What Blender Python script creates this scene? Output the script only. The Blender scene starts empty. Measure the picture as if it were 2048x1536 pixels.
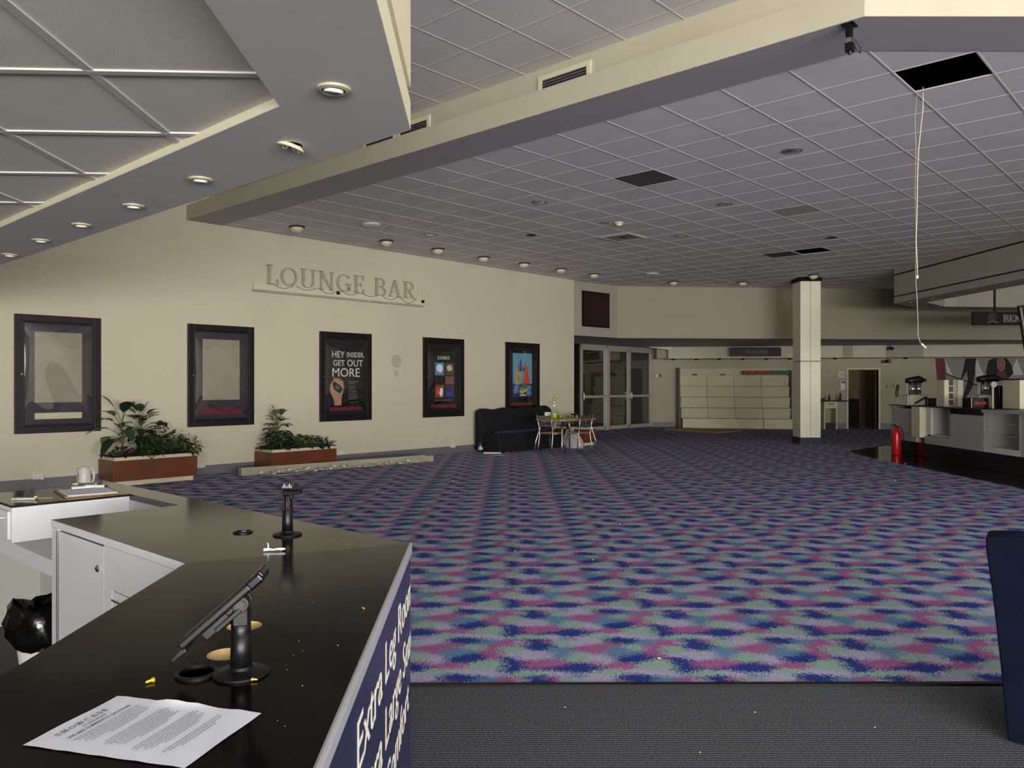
import bpy, bmesh, math, random
from mathutils import Vector, Matrix
random.seed(7)
PI = math.pi
sc = bpy.context.scene
C = sc.collection
# ------------------------------------------------------------------ camera, light, exposure
H = 1.5
F = 1597.0
cam_d = bpy.data.cameras.new('camera')
cam = bpy.data.objects.new('camera', cam_d); C.objects.link(cam)
cam.location = (0, 0, H); cam.rotation_euler = (PI/2, 0, 0)
cam_d.sensor_width = 36; cam_d.lens = F/2048*36
cam_d.shift_y = (768-767)/2048
cam_d.clip_start = 0.05; cam_d.clip_end = 200
sc.camera = cam
sc.view_settings.view_transform = 'Standard'; sc.view_settings.look = 'None'
sc.view_settings.gamma = 1; sc.view_settings.use_curve_mapping = False
sc.view_settings.exposure = 0.0
w = bpy.data.worlds.new('world'); sc.world = w; w.use_nodes = True
wb = w.node_tree.nodes['Background']; wb.inputs[0].default_value = (0.80, 0.86, 1.0, 1); wb.inputs[1].default_value = 1.0
def area(name, loc, rot, sx, sy, power, col):
    l = bpy.data.lights.new(name, 'AREA'); l.shape = 'RECTANGLE'; l.size = sx; l.size_y = sy
    l.energy = power; l.color = col
    o = bpy.data.objects.new(name, l); C.objects.link(o); o.location = loc; o.rotation_euler = rot
    return o
# daylight through the three big windows in the wall behind the camera, plus added fill
DAY = (1.0, 0.97, 0.90)
FILL = (1.0, 0.975, 0.94)
WX = (0.2, 5.4, 10.6)
for wx in WX:
    area('window_daylight', (wx, -8.95, 2.2), (PI/2, 0, 0), 4.6, 3.4, 200, DAY)
    area('window_ground_glow', (wx, -8.7, 1.0), (math.radians(124), 0, 0), 4.6, 1.6, 950, FILL)  # added upward fill that brightens the ceiling, standing in for ground bounce
# bright overcast horizon seen through those windows
sun = bpy.data.lights.new('horizon_glow', 'SUN'); sun.energy = 5.0; sun.angle = math.radians(50); sun.color = DAY
so_ = bpy.data.objects.new('horizon_glow', sun); C.objects.link(so_)
so_.rotation_euler = Vector((-.30, 1, -.20)).to_track_quat('-Z', 'Y').to_euler()

# ------------------------------------------------------------------ frames and helpers
TH = math.atan2(2484-1024, F)
SN, CS = math.sin(TH), math.cos(TH)
U = Vector((SN, CS, 0)); V = Vector((-CS, SN, 0))
RU = PI/2 - TH                       # local x -> U, local y -> V
AA = math.radians(2.5)               # counter direction
WD = 12.78                           # distance of the left wall along V
ZC = 4.2
def sp(s, p, z=0): return Vector((V.x*s+U.x*p, V.y*s+U.y*p, z))
def fl(px, py, z=0):
    D = (H-z)*F/(py-767.0); return Vector(((px-1024)/F*D, D, z))
def ce(px, py, z=ZC): return fl(px, py, z)
def dp(px, py, D): return Vector(((px-1024)/F*D, D, H+(767-py)/F*D))
def wl(px, py):
    a = (px-1024)/F; D = WD/(V.y+V.x*a); return (a*D*U.x+D*U.y, H+(767-py)/F*D)
def wp(t, z=0, off=0): return U*t + V*(WD-off) + Vector((0, 0, z))
def TR(loc, rz=0): return Matrix.Translation(loc) @ Matrix.Rotation(rz, 4, 'Z')

def col(h):
    r = [int(h[i:i+2], 16)/255 for i in (0, 2, 4)]
    return tuple(c/12.92 if c < .04045 else ((c+.055)/1.055)**2.4 for c in r)+(1,)
MATS = {}
def mat(name, c, rough=.6, metal=0, var=0, vscale=3, bump=0, bscale=60, spec=.5, alpha=1, emis=None, coat=0):
    m = bpy.data.materials.new(name); m.use_nodes = True; nt = m.node_tree
    b = nt.nodes['Principled BSDF']
    cc = col(c) if isinstance(c, str) else c
    b.inputs['Base Color'].default_value = cc; b.inputs['Roughness'].default_value = rough
    b.inputs['Metallic'].default_value = metal; b.inputs['Specular IOR Level'].default_value = spec
    b.inputs['Coat Weight'].default_value = coat
    if emis: b.inputs['Emission Color'].default_value = emis[0]; b.inputs['Emission Strength'].default_value = emis[1]
    tc = nt.nodes.new('ShaderNodeTexCoord')
    if var or True:
        n = nt.nodes.new('ShaderNodeTexNoise'); n.inputs['Scale'].default_value = vscale; n.inputs['Detail'].default_value = 5
        nt.links.new(tc.outputs['Object'], n.inputs['Vector'])
        r = nt.nodes.new('ShaderNodeMapRange'); v = max(var, .03)
        r.inputs[1].default_value = .3; r.inputs[2].default_value = .7
        r.inputs[3].default_value = 1-v; r.inputs[4].default_value = 1+v
        nt.links.new(n.outputs[0], r.inputs[0])
        mu = nt.nodes.new('ShaderNodeVectorMath'); mu.operation = 'SCALE'; mu.inputs[0].default_value = cc[:3]
        nt.links.new(r.outputs[0], mu.inputs['Scale']); nt.links.new(mu.outputs[0], b.inputs['Base Color'])
    if bump:
        n2 = nt.nodes.new('ShaderNodeTexNoise'); n2.inputs['Scale'].default_value = bscale; n2.inputs['Detail'].default_value = 3
        nt.links.new(tc.outputs['Object'], n2.inputs['Vector'])
        bp = nt.nodes.new('ShaderNodeBump'); bp.inputs['Strength'].default_value = bump; bp.inputs['Distance'].default_value = .01
        nt.links.new(n2.outputs[0], bp.inputs['Height']); nt.links.new(bp.outputs[0], b.inputs['Normal'])
    MATS[name] = m
    return m
def glassy(name, tint=(1, 1, 1, 1), base=.06, rough=.02):
    m = bpy.data.materials.new(name); m.use_nodes = True; nt = m.node_tree; nt.nodes.clear()
    out = nt.nodes.new('ShaderNodeOutputMaterial'); mx = nt.nodes.new('ShaderNodeMixShader')
    tr = nt.nodes.new('ShaderNodeBsdfTransparent'); gl = nt.nodes.new('ShaderNodeBsdfGlossy')
    tr.inputs[0].default_value = tint; gl.inputs['Roughness'].default_value = rough
    lw = nt.nodes.new('ShaderNodeLayerWeight'); lw.inputs[0].default_value = .5
    pw = nt.nodes.new('ShaderNodeMath'); pw.operation = 'POWER'; pw.inputs[1].default_value = 4; nt.links.new(lw.outputs['Facing'], pw.inputs[0])
    ml_ = nt.nodes.new('ShaderNodeMath'); ml_.operation = 'MULTIPLY_ADD'; ml_.inputs[1].default_value = .7; ml_.inputs[2].default_value = base; nt.links.new(pw.outputs[0], ml_.inputs[0])
    nt.links.new(ml_.outputs[0], mx.inputs[0])
    nt.links.new(tr.outputs[0], mx.inputs[1]); nt.links.new(gl.outputs[0], mx.inputs[2]); nt.links.new(mx.outputs[0], out.inputs[0])
    return m

class MB:
    def __init__(s, M=None): s.v = []; s.f = []; s.mi = []; s.M = M or Matrix.Identity(4); s.k = 0; s.sm = False
    def add(s, vs, fs):
        b = len(s.v); s.v += [s.M @ Vector(v) for v in vs]; s.f += [[b+i for i in f] for f in fs]; s.mi += [s.k]*len(fs); return s
    def box(s, x0, x1, y0, y1, z0, z1):
        return s.add([(x0,y0,z0),(x1,y0,z0),(x1,y1,z0),(x0,y1,z0),(x0,y0,z1),(x1,y0,z1),(x1,y1,z1),(x0,y1,z1)],
                     [(0,3,2,1),(4,5,6,7),(0,1,5,4),(1,2,6,5),(2,3,7,6),(3,0,4,7)])
    def prism(s, pts, z0, z1):
        n = len(pts)
        a = sum(pts[i][0]*pts[(i+1) % n][1]-pts[(i+1) % n][0]*pts[i][1] for i in range(n))
        if a < 0: pts = list(pts)[::-1]
        return s.add([(p[0], p[1], z0) for p in pts]+[(p[0], p[1], z1) for p in pts],
                     [list(range(n))[::-1], list(range(n, 2*n))]+[(i, (i+1) % n, n+(i+1) % n, n+i) for i in range(n)])
    def lathe(s, prof, n=24, c=(0,0,0), ax=None):
        R = Matrix.Translation(c)
        if ax is not None: R = R @ Vector((0,0,1)).rotation_difference(Vector(ax)).to_matrix().to_4x4()
        vs = []; fs = []
        for r, z in prof:
            for i in range(n):
                a = 2*PI*i/n; vs.append(R @ Vector((r*math.cos(a), r*math.sin(a), z)))
        m = len(prof)
        for j in range(m-1):
            for i in range(n):
                k = (i+1) % n; fs.append((j*n+i, j*n+k, (j+1)*n+k, (j+1)*n+i))
        if prof[0][0] > 1e-5: fs.append(list(range(n))[::-1])
        if prof[-1][0] > 1e-5: fs.append([(m-1)*n+i for i in range(n)])
        return s.add(vs, fs)
    def cyl(s, p0, p1, r, n=16, r1=None):
        p0 = Vector(p0); p1 = Vector(p1); d = p1-p0
        return s.lathe([(r, 0), (r1 if r1 is not None else r, d.length)], n, p0, d)
    def tube(s, pts, r, n=8):
        pts = [Vector(p) for p in pts]; vs = []; fs = []
        t0 = (pts[1]-pts[0]).normalized(); up = t0.orthogonal().normalized()
        for i, p in enumerate(pts):
            t = (pts[min(i+1, len(pts)-1)]-pts[max(i-1, 0)]).normalized()
            up = (up-t*up.dot(t)).normalized(); si = t.cross(up)
            rr = r[i] if isinstance(r, (list, tuple)) else r
            for k in range(n):
                a = 2*PI*k/n; vs.append(p+(up*math.cos(a)+si*math.sin(a))*rr)
        for i in range(len(pts)-1):
            for k in range(n):
                q = (k+1) % n; fs.append((i*n+k, i*n+q, (i+1)*n+q, (i+1)*n+k))
        fs.append(list(range(n))[::-1]); fs.append([(len(pts)-1)*n+k for k in range(n)])
        return s.add(vs, fs)
    def quad(s, *p): return s.add(p, [tuple(range(len(p)))])
    def build(s, name, m, parent=None, smooth=False, bevel=0, seg=2, solid=0, sub=0):
        me = bpy.data.meshes.new(name)
        if parent is not None: inv = PM(parent).inverted()
        else:
            xs = [v.x for v in s.v]; ys = [v.y for v in s.v]; z0 = min(v.z for v in s.v)
            org = Vector(((min(xs)+max(xs))/2, (min(ys)+max(ys))/2, z0)); inv = Matrix.Translation(-org)
        me.from_pydata([inv @ v for v in s.v], [], s.f)
        for mm in (m if isinstance(m, (list, tuple)) else [m]): me.materials.append(mm)
        for p, k in zip(me.polygons, s.mi): p.material_index = k; p.use_smooth = smooth
        me.update()
        o = bpy.data.objects.new(name, me); C.objects.link(o)
        if parent is not None: o.parent = parent
        else: o.location = org
        if bevel:
            b = o.modifiers.new('b', 'BEVEL'); b.width = bevel; b.segments = seg; b.limit_method = 'ANGLE'; b.angle_limit = .6
        if solid:
            b = o.modifiers.new('s', 'SOLIDIFY'); b.thickness = solid; b.offset = 0
        if sub:
            b = o.modifiers.new('u', 'SUBSURF'); b.levels = sub; b.render_levels = sub
        if smooth == 'auto' or smooth:
            pass
        return o
def PM(o):
    M = Matrix.Identity(4)
    while o is not None:
        M = Matrix.LocRotScale(o.location, o.rotation_euler, o.scale) @ M; o = o.parent
    return M
def tag(o, label=None, cat=None, group=None, kind=None):
    if label: o['label'] = label
    if cat: o['category'] = cat
    if group: o['group'] = group
    if kind: o['kind'] = kind
    return o
def thing(name, label, cat, loc=(0,0,0), rz=0, group=None, kind=None):
    o = bpy.data.objects.new(name, None); C.objects.link(o); o.location = loc; o.rotation_euler = (0, 0, rz)
    o.empty_display_size = .1
    return tag(o, label, cat, group, kind)
def struct(mb, name, m, parent=None, **k):
    o = mb.build(name, m, parent, **k)
    if parent is None: o['kind'] = 'structure'
    return o
def dup(root, loc, rz, label=None, group=None):
    def cp(o, par):
        c = o.copy(); C.objects.link(c)
        if par: c.parent = par
        for ch in list(o.children): cp(ch, c)
        return c
    r = cp(root, None); r.location = loc; r.rotation_euler = (0, 0, rz)
    if label: r['label'] = label
    if group: r['group'] = group
    return r
def text_mb(txt, size, M, ext=.001, xs=1, align='LEFT', space=1, bold=0):
    """lettering as a mesh builder; M maps text x/y plane to the world"""
    cu = bpy.data.curves.new('t', 'FONT'); cu.body = txt; cu.size = size; cu.extrude = ext; cu.align_x = align
    cu.space_character = space; cu.offset = bold; cu.resolution_u = 3
    o = bpy.data.objects.new('t', cu); C.objects.link(o)
    dg = bpy.context.evaluated_depsgraph_get(); dg.update()
    me = bpy.data.meshes.new_from_object(o.evaluated_get(dg))
    mb = MB(M); mb.add([(v.co.x*xs, v.co.y, v.co.z) for v in me.vertices], [list(p.vertices) for p in me.polygons])
    bpy.data.objects.remove(o); bpy.data.curves.remove(cu); bpy.data.meshes.remove(me)
    return mb
def upright(loc, rz, y=0):   # text plane standing upright, read from local -y side
    return TR(loc, rz) @ Matrix.Translation((0, y, 0)) @ Matrix.Rotation(PI/2, 4, 'X')
# serif capitals from strokes: r=rect, d=diagonal, a=arc (cx,cy,rx,ry,a0,a1,w)
SER = {
 'L': (.62, [('r',.12,0,.26,1),('r',.02,0,.6,.06),('r',.02,.94,.36,1),('r',.52,0,.6,.3)]),
 'O': (.86, [('a',.43,.5,.34,.44,0,360,.12)]),
 'U': (.84, [('r',.12,.3,.26,1),('r',.62,.3,.7,1),('a',.41,.32,.25,.28,180,360,.1),('r',.02,.94,.36,1),('r',.52,.94,.8,1)]),
 'N': (.86, [('r',.12,0,.2,1),('r',.66,0,.74,1),('d',.14,1,.72,0,.14),('r',.02,0,.3,.06),('r',.02,.94,.24,1),('r',.56,.94,.84,1)]),
 'G': (.84, [('a',.44,.5,.34,.44,40,330,.12),('r',.62,.08,.76,.46),('r',.48,.42,.84,.48)]),
 'E': (.68, [('r',.12,0,.26,1),('r',.02,0,.62,.06),('r',.02,.94,.6,1),('r',.26,.48,.46,.53),('r',.54,0,.62,.28),('r',.54,.74,.6,1),('r',.43,.38,.48,.62)]),
 'B': (.74, [('r',.12,0,.26,1),('r',.02,0,.4,.06),('r',.02,.94,.38,1),('r',.24,.49,.4,.54),('a',.38,.745,.22,.225,-90,90,.1),('a',.4,.265,.26,.235,-90,90,.12)]),
 'A': (.84, [('d',.14,0,.42,1,.07),('d',.42,1,.7,0,.14),('r',.24,.3,.6,.36),('r',.02,0,.28,.06),('r',.56,0,.84,.06)]),
 'R': (.8, [('r',.12,0,.26,1),('r',.02,0,.38,.06),('r',.02,.94,.4,1),('a',.38,.74,.24,.23,-90,90,.12),('r',.24,.49,.4,.54),('d',.38,.5,.68,0,.14),('r',.6,0,.8,.06)]),
 'S': (.66, [('a',.33,.73,.22,.22,20,270,.11),('a',.33,.27,.24,.22,-160,90,.12),('r',.5,.7,.56,1),('r',.06,0,.12,.3)]),
 'H': (.9, [('r',.12,0,.26,1),('r',.62,0,.76,1),('r',.2,.47,.66,.53),('r',.02,0,.36,.06),('r',.02,.94,.36,1),('r',.52,0,.86,.06),('r',.52,.94,.86,1)]),
 'W': (1.1, [('d',.12,1,.34,0,.14),('d',.34,0,.55,1,.07),('d',.5,1,.76,0,.14),('d',.76,0,.98,1,.07),('r',.0,.94,.28,1),('r',.42,.94,.68,1),('r',.84,.94,1.1,1)]),
 'C': (.78, [('a',.42,.5,.34,.44,45,315,.12),('r',.64,.66,.7,1)]),
 ' ': (.35, [])}
def serif_mb(txt, h, M, ext=.003, xs=1, space=.06):
    mb = MB(M); x = 0; spans = []
    for ch in txt:
        wd, st = SER[ch]; x0 = x
        for q in st:
            if q[0] == 'r': P = [[(q[1],q[2]),(q[3],q[2]),(q[3],q[4]),(q[1],q[4])]]
            elif q[0] == 'd':
                hw = q[5]/2; P = [[(q[1]-hw,q[2]),(q[3]-hw,q[4]),(q[3]+hw,q[4]),(q[1]+hw,q[2])]]
            else:
                _, cx, cy, rx, ry, a0, a1, ww = q; n = 14; P = []
                for i in range(n):
                    A = [math.radians(a0+(a1-a0)*j/n) for j in (i, i+1)]
                    P.append([(cx+(rx+s*ww/2)*math.cos(a), cy+(ry+s*ww*.3)*math.sin(a)) for a, s in ((A[0],-1),(A[0],1),(A[1],1),(A[1],-1))])
            for pl in P:
                mb.prism([((x+px)*h*xs, py*h) for px, py in pl], -ext, ext)
        x += wd+space; spans.append((x0*h*xs, (x-space)*h*xs))
    return mb, spans

# ------------------------------------------------------------------ materials
m_wall = mat('cream_paint', 'cfc8b0', .75, var=.035, vscale=.7, bump=.05, bscale=180)
m_wall2 = mat('cream_gloss', 'd8d1b6', .6, var=.03)
m_wallb = mat('back_wall_paint', 'a49c88', .75, var=.035, vscale=.7)  # cream wall colour with the far bulkhead's shade mixed in
m_fasc = mat('fascia_paint', 'bcb69e', .65, var=.03)
m_pill = mat('pillar_cladding', 'f2ecd2', .5, var=.01)
m_panel = mat('warm_grey_paint', 'a9a294', .7, var=.04)
m_tile = mat('ceiling_tile', 'd2cfd2', .85, var=.05, vscale=1.2, bump=.15, bscale=260)
m_tbar = mat('ceiling_bar', 'c6c3c0', .6)
m_soffit = mat('grey_soffit', 'a09da2', .6, var=.03, vscale=1)
m_csoff = mat('canopy_grey', 'd0cfcc', .6, var=.03, vscale=1)
m_ctile = mat('canopy_tile', 'dcd8d0', .85, var=.07, vscale=1.5, bump=.1, bscale=260)
m_base = mat('grey_skirting', '6f7072', .5)
m_black = mat('black_plastic', '0b0b0d', .4, var=.1, spec=.35)
m_blackg = mat('black_gloss', '0c0c0e', .12)
m_void = mat('void_black', '08080a', .9)
m_chrome = mat('chrome', 'dddddd', .12, 1)
m_steel = mat('brushed_steel', 'b9bab8', .35, 1)
m_alu = mat('aluminium_frame', 'c6c2b4', .4, .3)
m_white = mat('white_laminate', 'cdced2', .45, var=.03, vscale=4)
m_whitep = mat('white_plastic', 'dad8cf', .35)
m_cream = mat('cream_plastic', 'd6cfb0', .5, var=.04)
m_wood = mat('reddish_wood', '6a371d', .4, var=.18, vscale=2.5)
m_woodd = mat('dark_wood', '3a2218', .5, var=.15)
m_beech = mat('beech_veneer', 'b98a5c', .45, var=.1)
m_ply = mat('raw_wood', 'a88c5c', .7, var=.12, vscale=25)
m_soil = mat('soil', '2c1c16', .95, var=.3, vscale=30, bump=.6)
m_leaf = [mat('leaf_green', '27441c', .45, var=.3, vscale=9), mat('leaf_dark', '182e15', .45, var=.3, vscale=9), mat('leaf_pale', '5f7440', .45, var=.3, vscale=12)]
m_leafr = mat('leaf_purple', '4a2028', .6, var=.3, vscale=9)
m_stem = mat('stem_green', '4d5a30', .6)
m_vel = mat('navy_velvet', '07080f', .9, var=.25, vscale=8)
m_velseat = mat('navy_velvet_worn', '2a2740', .95, var=.2, vscale=6)  # lighter purple tone for the seat cushion
m_booth = mat('blue_velvet', '070f20', .9, var=.35, vscale=5, spec=.12)
m_red = mat('red_paint', 'b81418', .3)
m_redm = mat('dark_red_strip', '6a1c26', .6)
m_paper = mat('paper', 'f0f4fc', .8, var=.015)
m_ink = mat('ink', '23252c', .8)
m_txt = mat('white_print', 'e8e4d6', .6)
m_greyt = mat('grey_print', '77756f', .6)
m_frame = mat('poster_frame', '120a0c', .5, var=.2, vscale=4)
m_frameb = mat('poster_frame_black', '060608', .5)
m_mount = mat('poster_mount', '2c2632', .5)
m_beige = mat('poster_backing', '9c9682', .7, var=.04)
m_signblue = mat('sign_navy', '25264a', .35, var=.08, vscale=8)
m_bag = mat('bin_bag', '0a0a0b', .18, bump=.5, bscale=18)
m_bulb = mat('bulb_glass', 'f0ece0', .15)
m_grille = mat('vent_dark', '23211e', .6)
m_conc = mat('counter_grey', 'a6a9a9', .5, var=.04)
m_laptop = mat('navy_band', '24263a', .6)
m_glass = glassy('clear_glass', base=.09)
m_acryl = glassy('acrylic_sheet', base=.12, rough=.015)
m_green = mat('green_liquid', '86c01e', .2)
m_bagw = mat('clear_bag', 'b8b6ae', .3, var=.3, vscale=20, bump=.8, bscale=30)
m_box = mat('light_box', 'a8a48e', .6, var=.12, vscale=3)
m_yellow = mat('yellow_plastic', 'd0b02a', .4)
m_disc = mat('stain_grey', 'b5af9b', .8)
m_brownt = mat('stained_tile', 'b0a9a3', .85, var=.05)
m_darkt = mat('dark_tile', '4a484a', .9, var=.12, vscale=80)
m_blu = mat('cloth_blue', '5f8fb8', .7)
m_orange = mat('print_orange', 'd4562c', .7)
m_pink = mat('print_skin', 'b98c78', .7)
m_pgrn = mat('print_green', '2c6a3a', .7)

def carpet():
    T = [(0.880,0.521,0.044,0.231,'m'),(0.969,0.710,0.100,0.072,'m'),(0.014,0.521,0.080,0.102,'g'),(0.159,0.686,0.068,0.168,'n'),(0.224,0.768,0.050,0.064,'m'),(0.332,0.719,0.073,0.068,'g'),(0.110,0.407,0.105,0.112,'l'),(0.308,0.430,0.053,0.113,'s'),(0.412,0.318,0.078,0.097,'g'),(0.524,0.231,0.069,0.108,'l'),(0.523,0.567,0.080,0.117,'m'),(0.666,0.452,0.079,0.136,'s'),(0.723,0.296,0.078,0.088,'n'),(0.755,0.614,0.054,0.085,'g'),(0.861,0.104,0.110,0.117,'g'),(0.996,0.104,0.046,0.146,'n'),(0.208,0.146,0.127,0.084,'m'),(0.382,0.042,0.109,0.082,'n'),(0.621,0.104,0.110,0.063,'m'),(0.798,0.920,0.124,0.072,'l'),(0.128,0.900,0.115,0.056,'g'),(0.468,0.802,0.106,0.116,'l'),(0.559,0.940,0.075,0.072,'g'),(0.720,0.802,0.089,0.101,'n'),(0.851,0.744,0.081,0.069,'s'),(0.265,0.907,0.056,0.061,'l'),(0.482,0.175,0.043,0.043,'r'),(0.061,0.725,0.048,0.053,'l'),(0.389,0.841,0.049,0.047,'s'),(0.245,0.544,0.045,0.046,'s'),(0.630,0.686,0.063,0.058,'r')]
    K = {'m': col('a8669a'), 'g': col('98b6ac'), 'n': col('2c418c'), 'l': col('b4b0cc'), 's': col('6a8cb0'), 'r': col('98708a')}
    m = bpy.data.materials.new('patterned_carpet'); m.use_nodes = True; nt = m.node_tree; N = nt.nodes; L = nt.links
    b = N['Principled BSDF']; b.inputs['Roughness'].default_value = .95; b.inputs['Specular IOR Level'].default_value = .15
    def vm(op, a, bb=None, c=None):
        n = N.new('ShaderNodeVectorMath'); n.operation = op
        for i, x in enumerate((a, bb, c)):
            if x is None: continue
            if isinstance(x, tuple): n.inputs[i].default_value = x
            else: L.new(x, n.inputs[i])
        return n
    def ma(op, a, bb):
        n = N.new('ShaderNodeMath'); n.operation = op
        for i, x in enumerate((a, bb)):
            if isinstance(x, (int, float)): n.inputs[i].default_value = x
            else: L.new(x, n.inputs[i])
        return n.outputs[0]
    g = N.new('ShaderNodeNewGeometry')
    snap = vm('SNAP', g.outputs['Position'], (.006, .006, 1)).outputs[0]
    wn = N.new('ShaderNodeTexWhiteNoise'); wn.noise_dimensions = '2D'; L.new(snap, wn.inputs['Vector'])
    j = vm('MULTIPLY', vm('SUBTRACT', wn.outputs['Color'], (.5, .5, .5)).outputs[0], (.085, .05, 0)).outputs[0]
    no = N.new('ShaderNodeTexNoise'); no.inputs['Scale'].default_value = 22; L.new(snap, no.inputs['Vector'])
    j2 = vm('MULTIPLY', vm('SUBTRACT', no.outputs['Color'], (.5, .5, .5)).outputs[0], (.07, .045, 0)).outputs[0]
    pos = vm('ADD', vm('ADD', g.outputs['Position'], j).outputs[0], j2).outputs[0]
    uv = vm('MULTIPLY', pos, (1/.915, 1/.6, 0)).outputs[0]
    dmin = None; cc = None
    for x, y, rx, ry, k in T:
        q_ = {'m': .9, 'n': 1.14}.get(k, 1); rx *= q_; ry *= q_
        d = vm('SUBTRACT', uv, (x, y, 0)).outputs[0]
        wr = vm('WRAP', d, (.5, .5, .5), (-.5, -.5, -.5)).outputs[0]
        ln = vm('LENGTH', vm('MULTIPLY', wr, (1/rx, 1/ry, 0)).outputs[0]).outputs['Value']
        if dmin is None: dmin = ln; cc = K[k]; continue
        sel = ma('LESS_THAN', ln, dmin)
        mx = N.new('ShaderNodeMix'); mx.data_type = 'RGBA'; L.new(sel, mx.inputs[0])
        if isinstance(cc, tuple): mx.inputs[6].default_value = cc
        else: L.new(cc, mx.inputs[6])
        mx.inputs[7].default_value = K[k]; cc = mx.outputs[2]; dmin = ma('MINIMUM', ln, dmin)
    sc2 = N.new('ShaderNodeVectorMath'); sc2.operation = 'SCALE'; L.new(cc, sc2.inputs[0])
    L.new(ma('ADD', ma('MULTIPLY', wn.outputs['Value'], .35), .82), sc2.inputs['Scale'])
    L.new(sc2.outputs[0], b.inputs['Base Color'])
    return m
m_carpet = carpet()
def ribmat():
    m = bpy.data.materials.new('ribbed_matting'); m.use_nodes = True; nt = m.node_tree; N = nt.nodes; L = nt.links
    b = N['Principled BSDF']; b.inputs['Roughness'].default_value = .95; b.inputs['Specular IOR Level'].default_value = .1
    g = N.new('ShaderNodeNewGeometry')
    wv = N.new('ShaderNodeTexWave'); wv.bands_direction = 'Y'; wv.inputs['Scale'].default_value = 16; wv.inputs['Distortion'].default_value = .6
    L.new(g.outputs['Position'], wv.inputs['Vector'])
    mp = N.new('ShaderNodeMapping'); mp.inputs['Scale'].default_value = (70, 130, 1); L.new(g.outputs['Position'], mp.inputs[0])
    no = N.new('ShaderNodeTexNoise'); no.inputs['Scale'].default_value = 1.6; no.inputs['Detail'].default_value = 4; L.new(mp.outputs[0], no.inputs['Vector'])
    mu = N.new('ShaderNodeMath'); mu.operation = 'MULTIPLY'; L.new(wv.outputs['Fac'], mu.inputs[0]); mu.inputs[1].default_value = .30
    ad = N.new('ShaderNodeMath'); ad.operation = 'ADD'; L.new(mu.outputs[0], ad.inputs[0]); L.new(no.outputs[0], ad.inputs[1])
    r = N.new('ShaderNodeValToRGB'); r.color_ramp.elements[0].position = .45; r.color_ramp.elements[0].color = col('26272a')
    r.color_ramp.elements[1].position = 1.0; r.color_ramp.elements[1].color = col('84868b')
    L.new(ad.outputs[0], r.inputs[0]); L.new(r.outputs[0], b.inputs['Base Color'])
    bp = N.new('ShaderNodeBump'); bp.inputs['Strength'].default_value = .5; bp.inputs['Distance'].default_value = .006
    L.new(ad.outputs[0], bp.inputs['Height']); L.new(bp.outputs[0], b.inputs['Normal'])
    return m
m_rib = ribmat()
def counter_mat(name, c, c2, rough, spec=.5):
    m = bpy.data.materials.new(name); m.use_nodes = True; nt = m.node_tree; N = nt.nodes; L = nt.links
    b = N['Principled BSDF']; g = N.new('ShaderNodeNewGeometry')
    no = N.new('ShaderNodeTexNoise'); no.inputs['Scale'].default_value = 3; no.inputs['Detail'].default_value = 6; L.new(g.outputs['Position'], no.inputs['Vector'])
    r = N.new('ShaderNodeValToRGB'); r.color_ramp.elements[0].position = .35; r.color_ramp.elements[0].color = col(c)
    r.color_ramp.elements[1].position = .7; r.color_ramp.elements[1].color = col(c2)
    L.new(no.outputs[0], r.inputs[0])
    vo = N.new('ShaderNodeTexVoronoi'); vo.inputs['Scale'].default_value = 9; L.new(g.outputs['Position'], vo.inputs['Vector'])
    lt = N.new('ShaderNodeMath'); lt.operation = 'LESS_THAN'; lt.inputs[1].default_value = .016; L.new(vo.outputs['Distance'], lt.inputs[0])
    mx = N.new('ShaderNodeMix'); mx.data_type = 'RGBA'; L.new(lt.outputs[0], mx.inputs[0]); L.new(r.outputs[0], mx.inputs[6]); mx.inputs[7].default_value = col('9a958a')
    L.new(mx.outputs[2], b.inputs['Base Color'])
    b.inputs['Roughness'].default_value = rough; b.inputs['Specular IOR Level'].default_value = spec
    return m
m_topA = counter_mat('black_laminate', '080707', '120e0b', .14, .12)
m_topB = counter_mat('dusty_black_laminate', '211d17', '2e2921', .11, .26)  # browner base colour stands in for the paler reflections on this section
m_bolt = mat('dull_bolt', '2c2d30', .6)
m_hole = mat('cut_wood', 'dcc088', .7, var=.15, vscale=40)
m_tiles = mat('black_floor_tile', '17140f', .12, var=.1)

# ================================================================== THE SETTING
def clip(o, planes):
    bm = bmesh.new(); bm.from_mesh(o.data); inv = PM(o).inverted()
    for co, no in planes:      # keeps the side the normal points away from
        bmesh.ops.bisect_plane(bm, geom=bm.verts[:]+bm.edges[:]+bm.faces[:], plane_co=inv @ Vector(co), plane_no=Vector(no), clear_outer=True, dist=1e-5)
    bm.to_mesh(o.data); bm.free()
# floors
carp = [(-1.75, 3.99), (7.35, 4.04), (7.35, 16.2), (7.45, 17.4), (7.62, 18.05), (7.85, 18.4), (8.8, 19.3), (9.5, 19.7), (18.5, 19.7), (18.5, 29),
        tuple(sp(15.6, 25)[:2]), tuple(sp(15.6, 16)[:2]), tuple(sp(12.9, 16)[:2]), tuple(sp(12.9, 1.8)[:2])]
struct(MB().prism(carp, -.03, 0), 'floor', m_carpet)
struct(MB().prism([(-26, -9.2), (18.5, -9.2), (18.5, 4.2), (-26, 4.2)], -.03, -.006), 'floor_matting', m_rib)
struct(MB().prism([(-.7, -9.2), (-.7, 2.7), tuple(sp(3.6, 1.75)[:2]), tuple(sp(12.9, 1.75)[:2]), tuple(sp(12.9, -9)[:2])], -.005, -.003), 'floor_service', mat('black_lino', '1a1a1c', .5))
struct(MB().prism([(7.33, 4.0), (18.5, 4.0), (18.5, 20.0), (8.9, 20.0), (7.33, 18.6)], -.03, -.004), 'floor_tiles', m_tiles)
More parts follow.
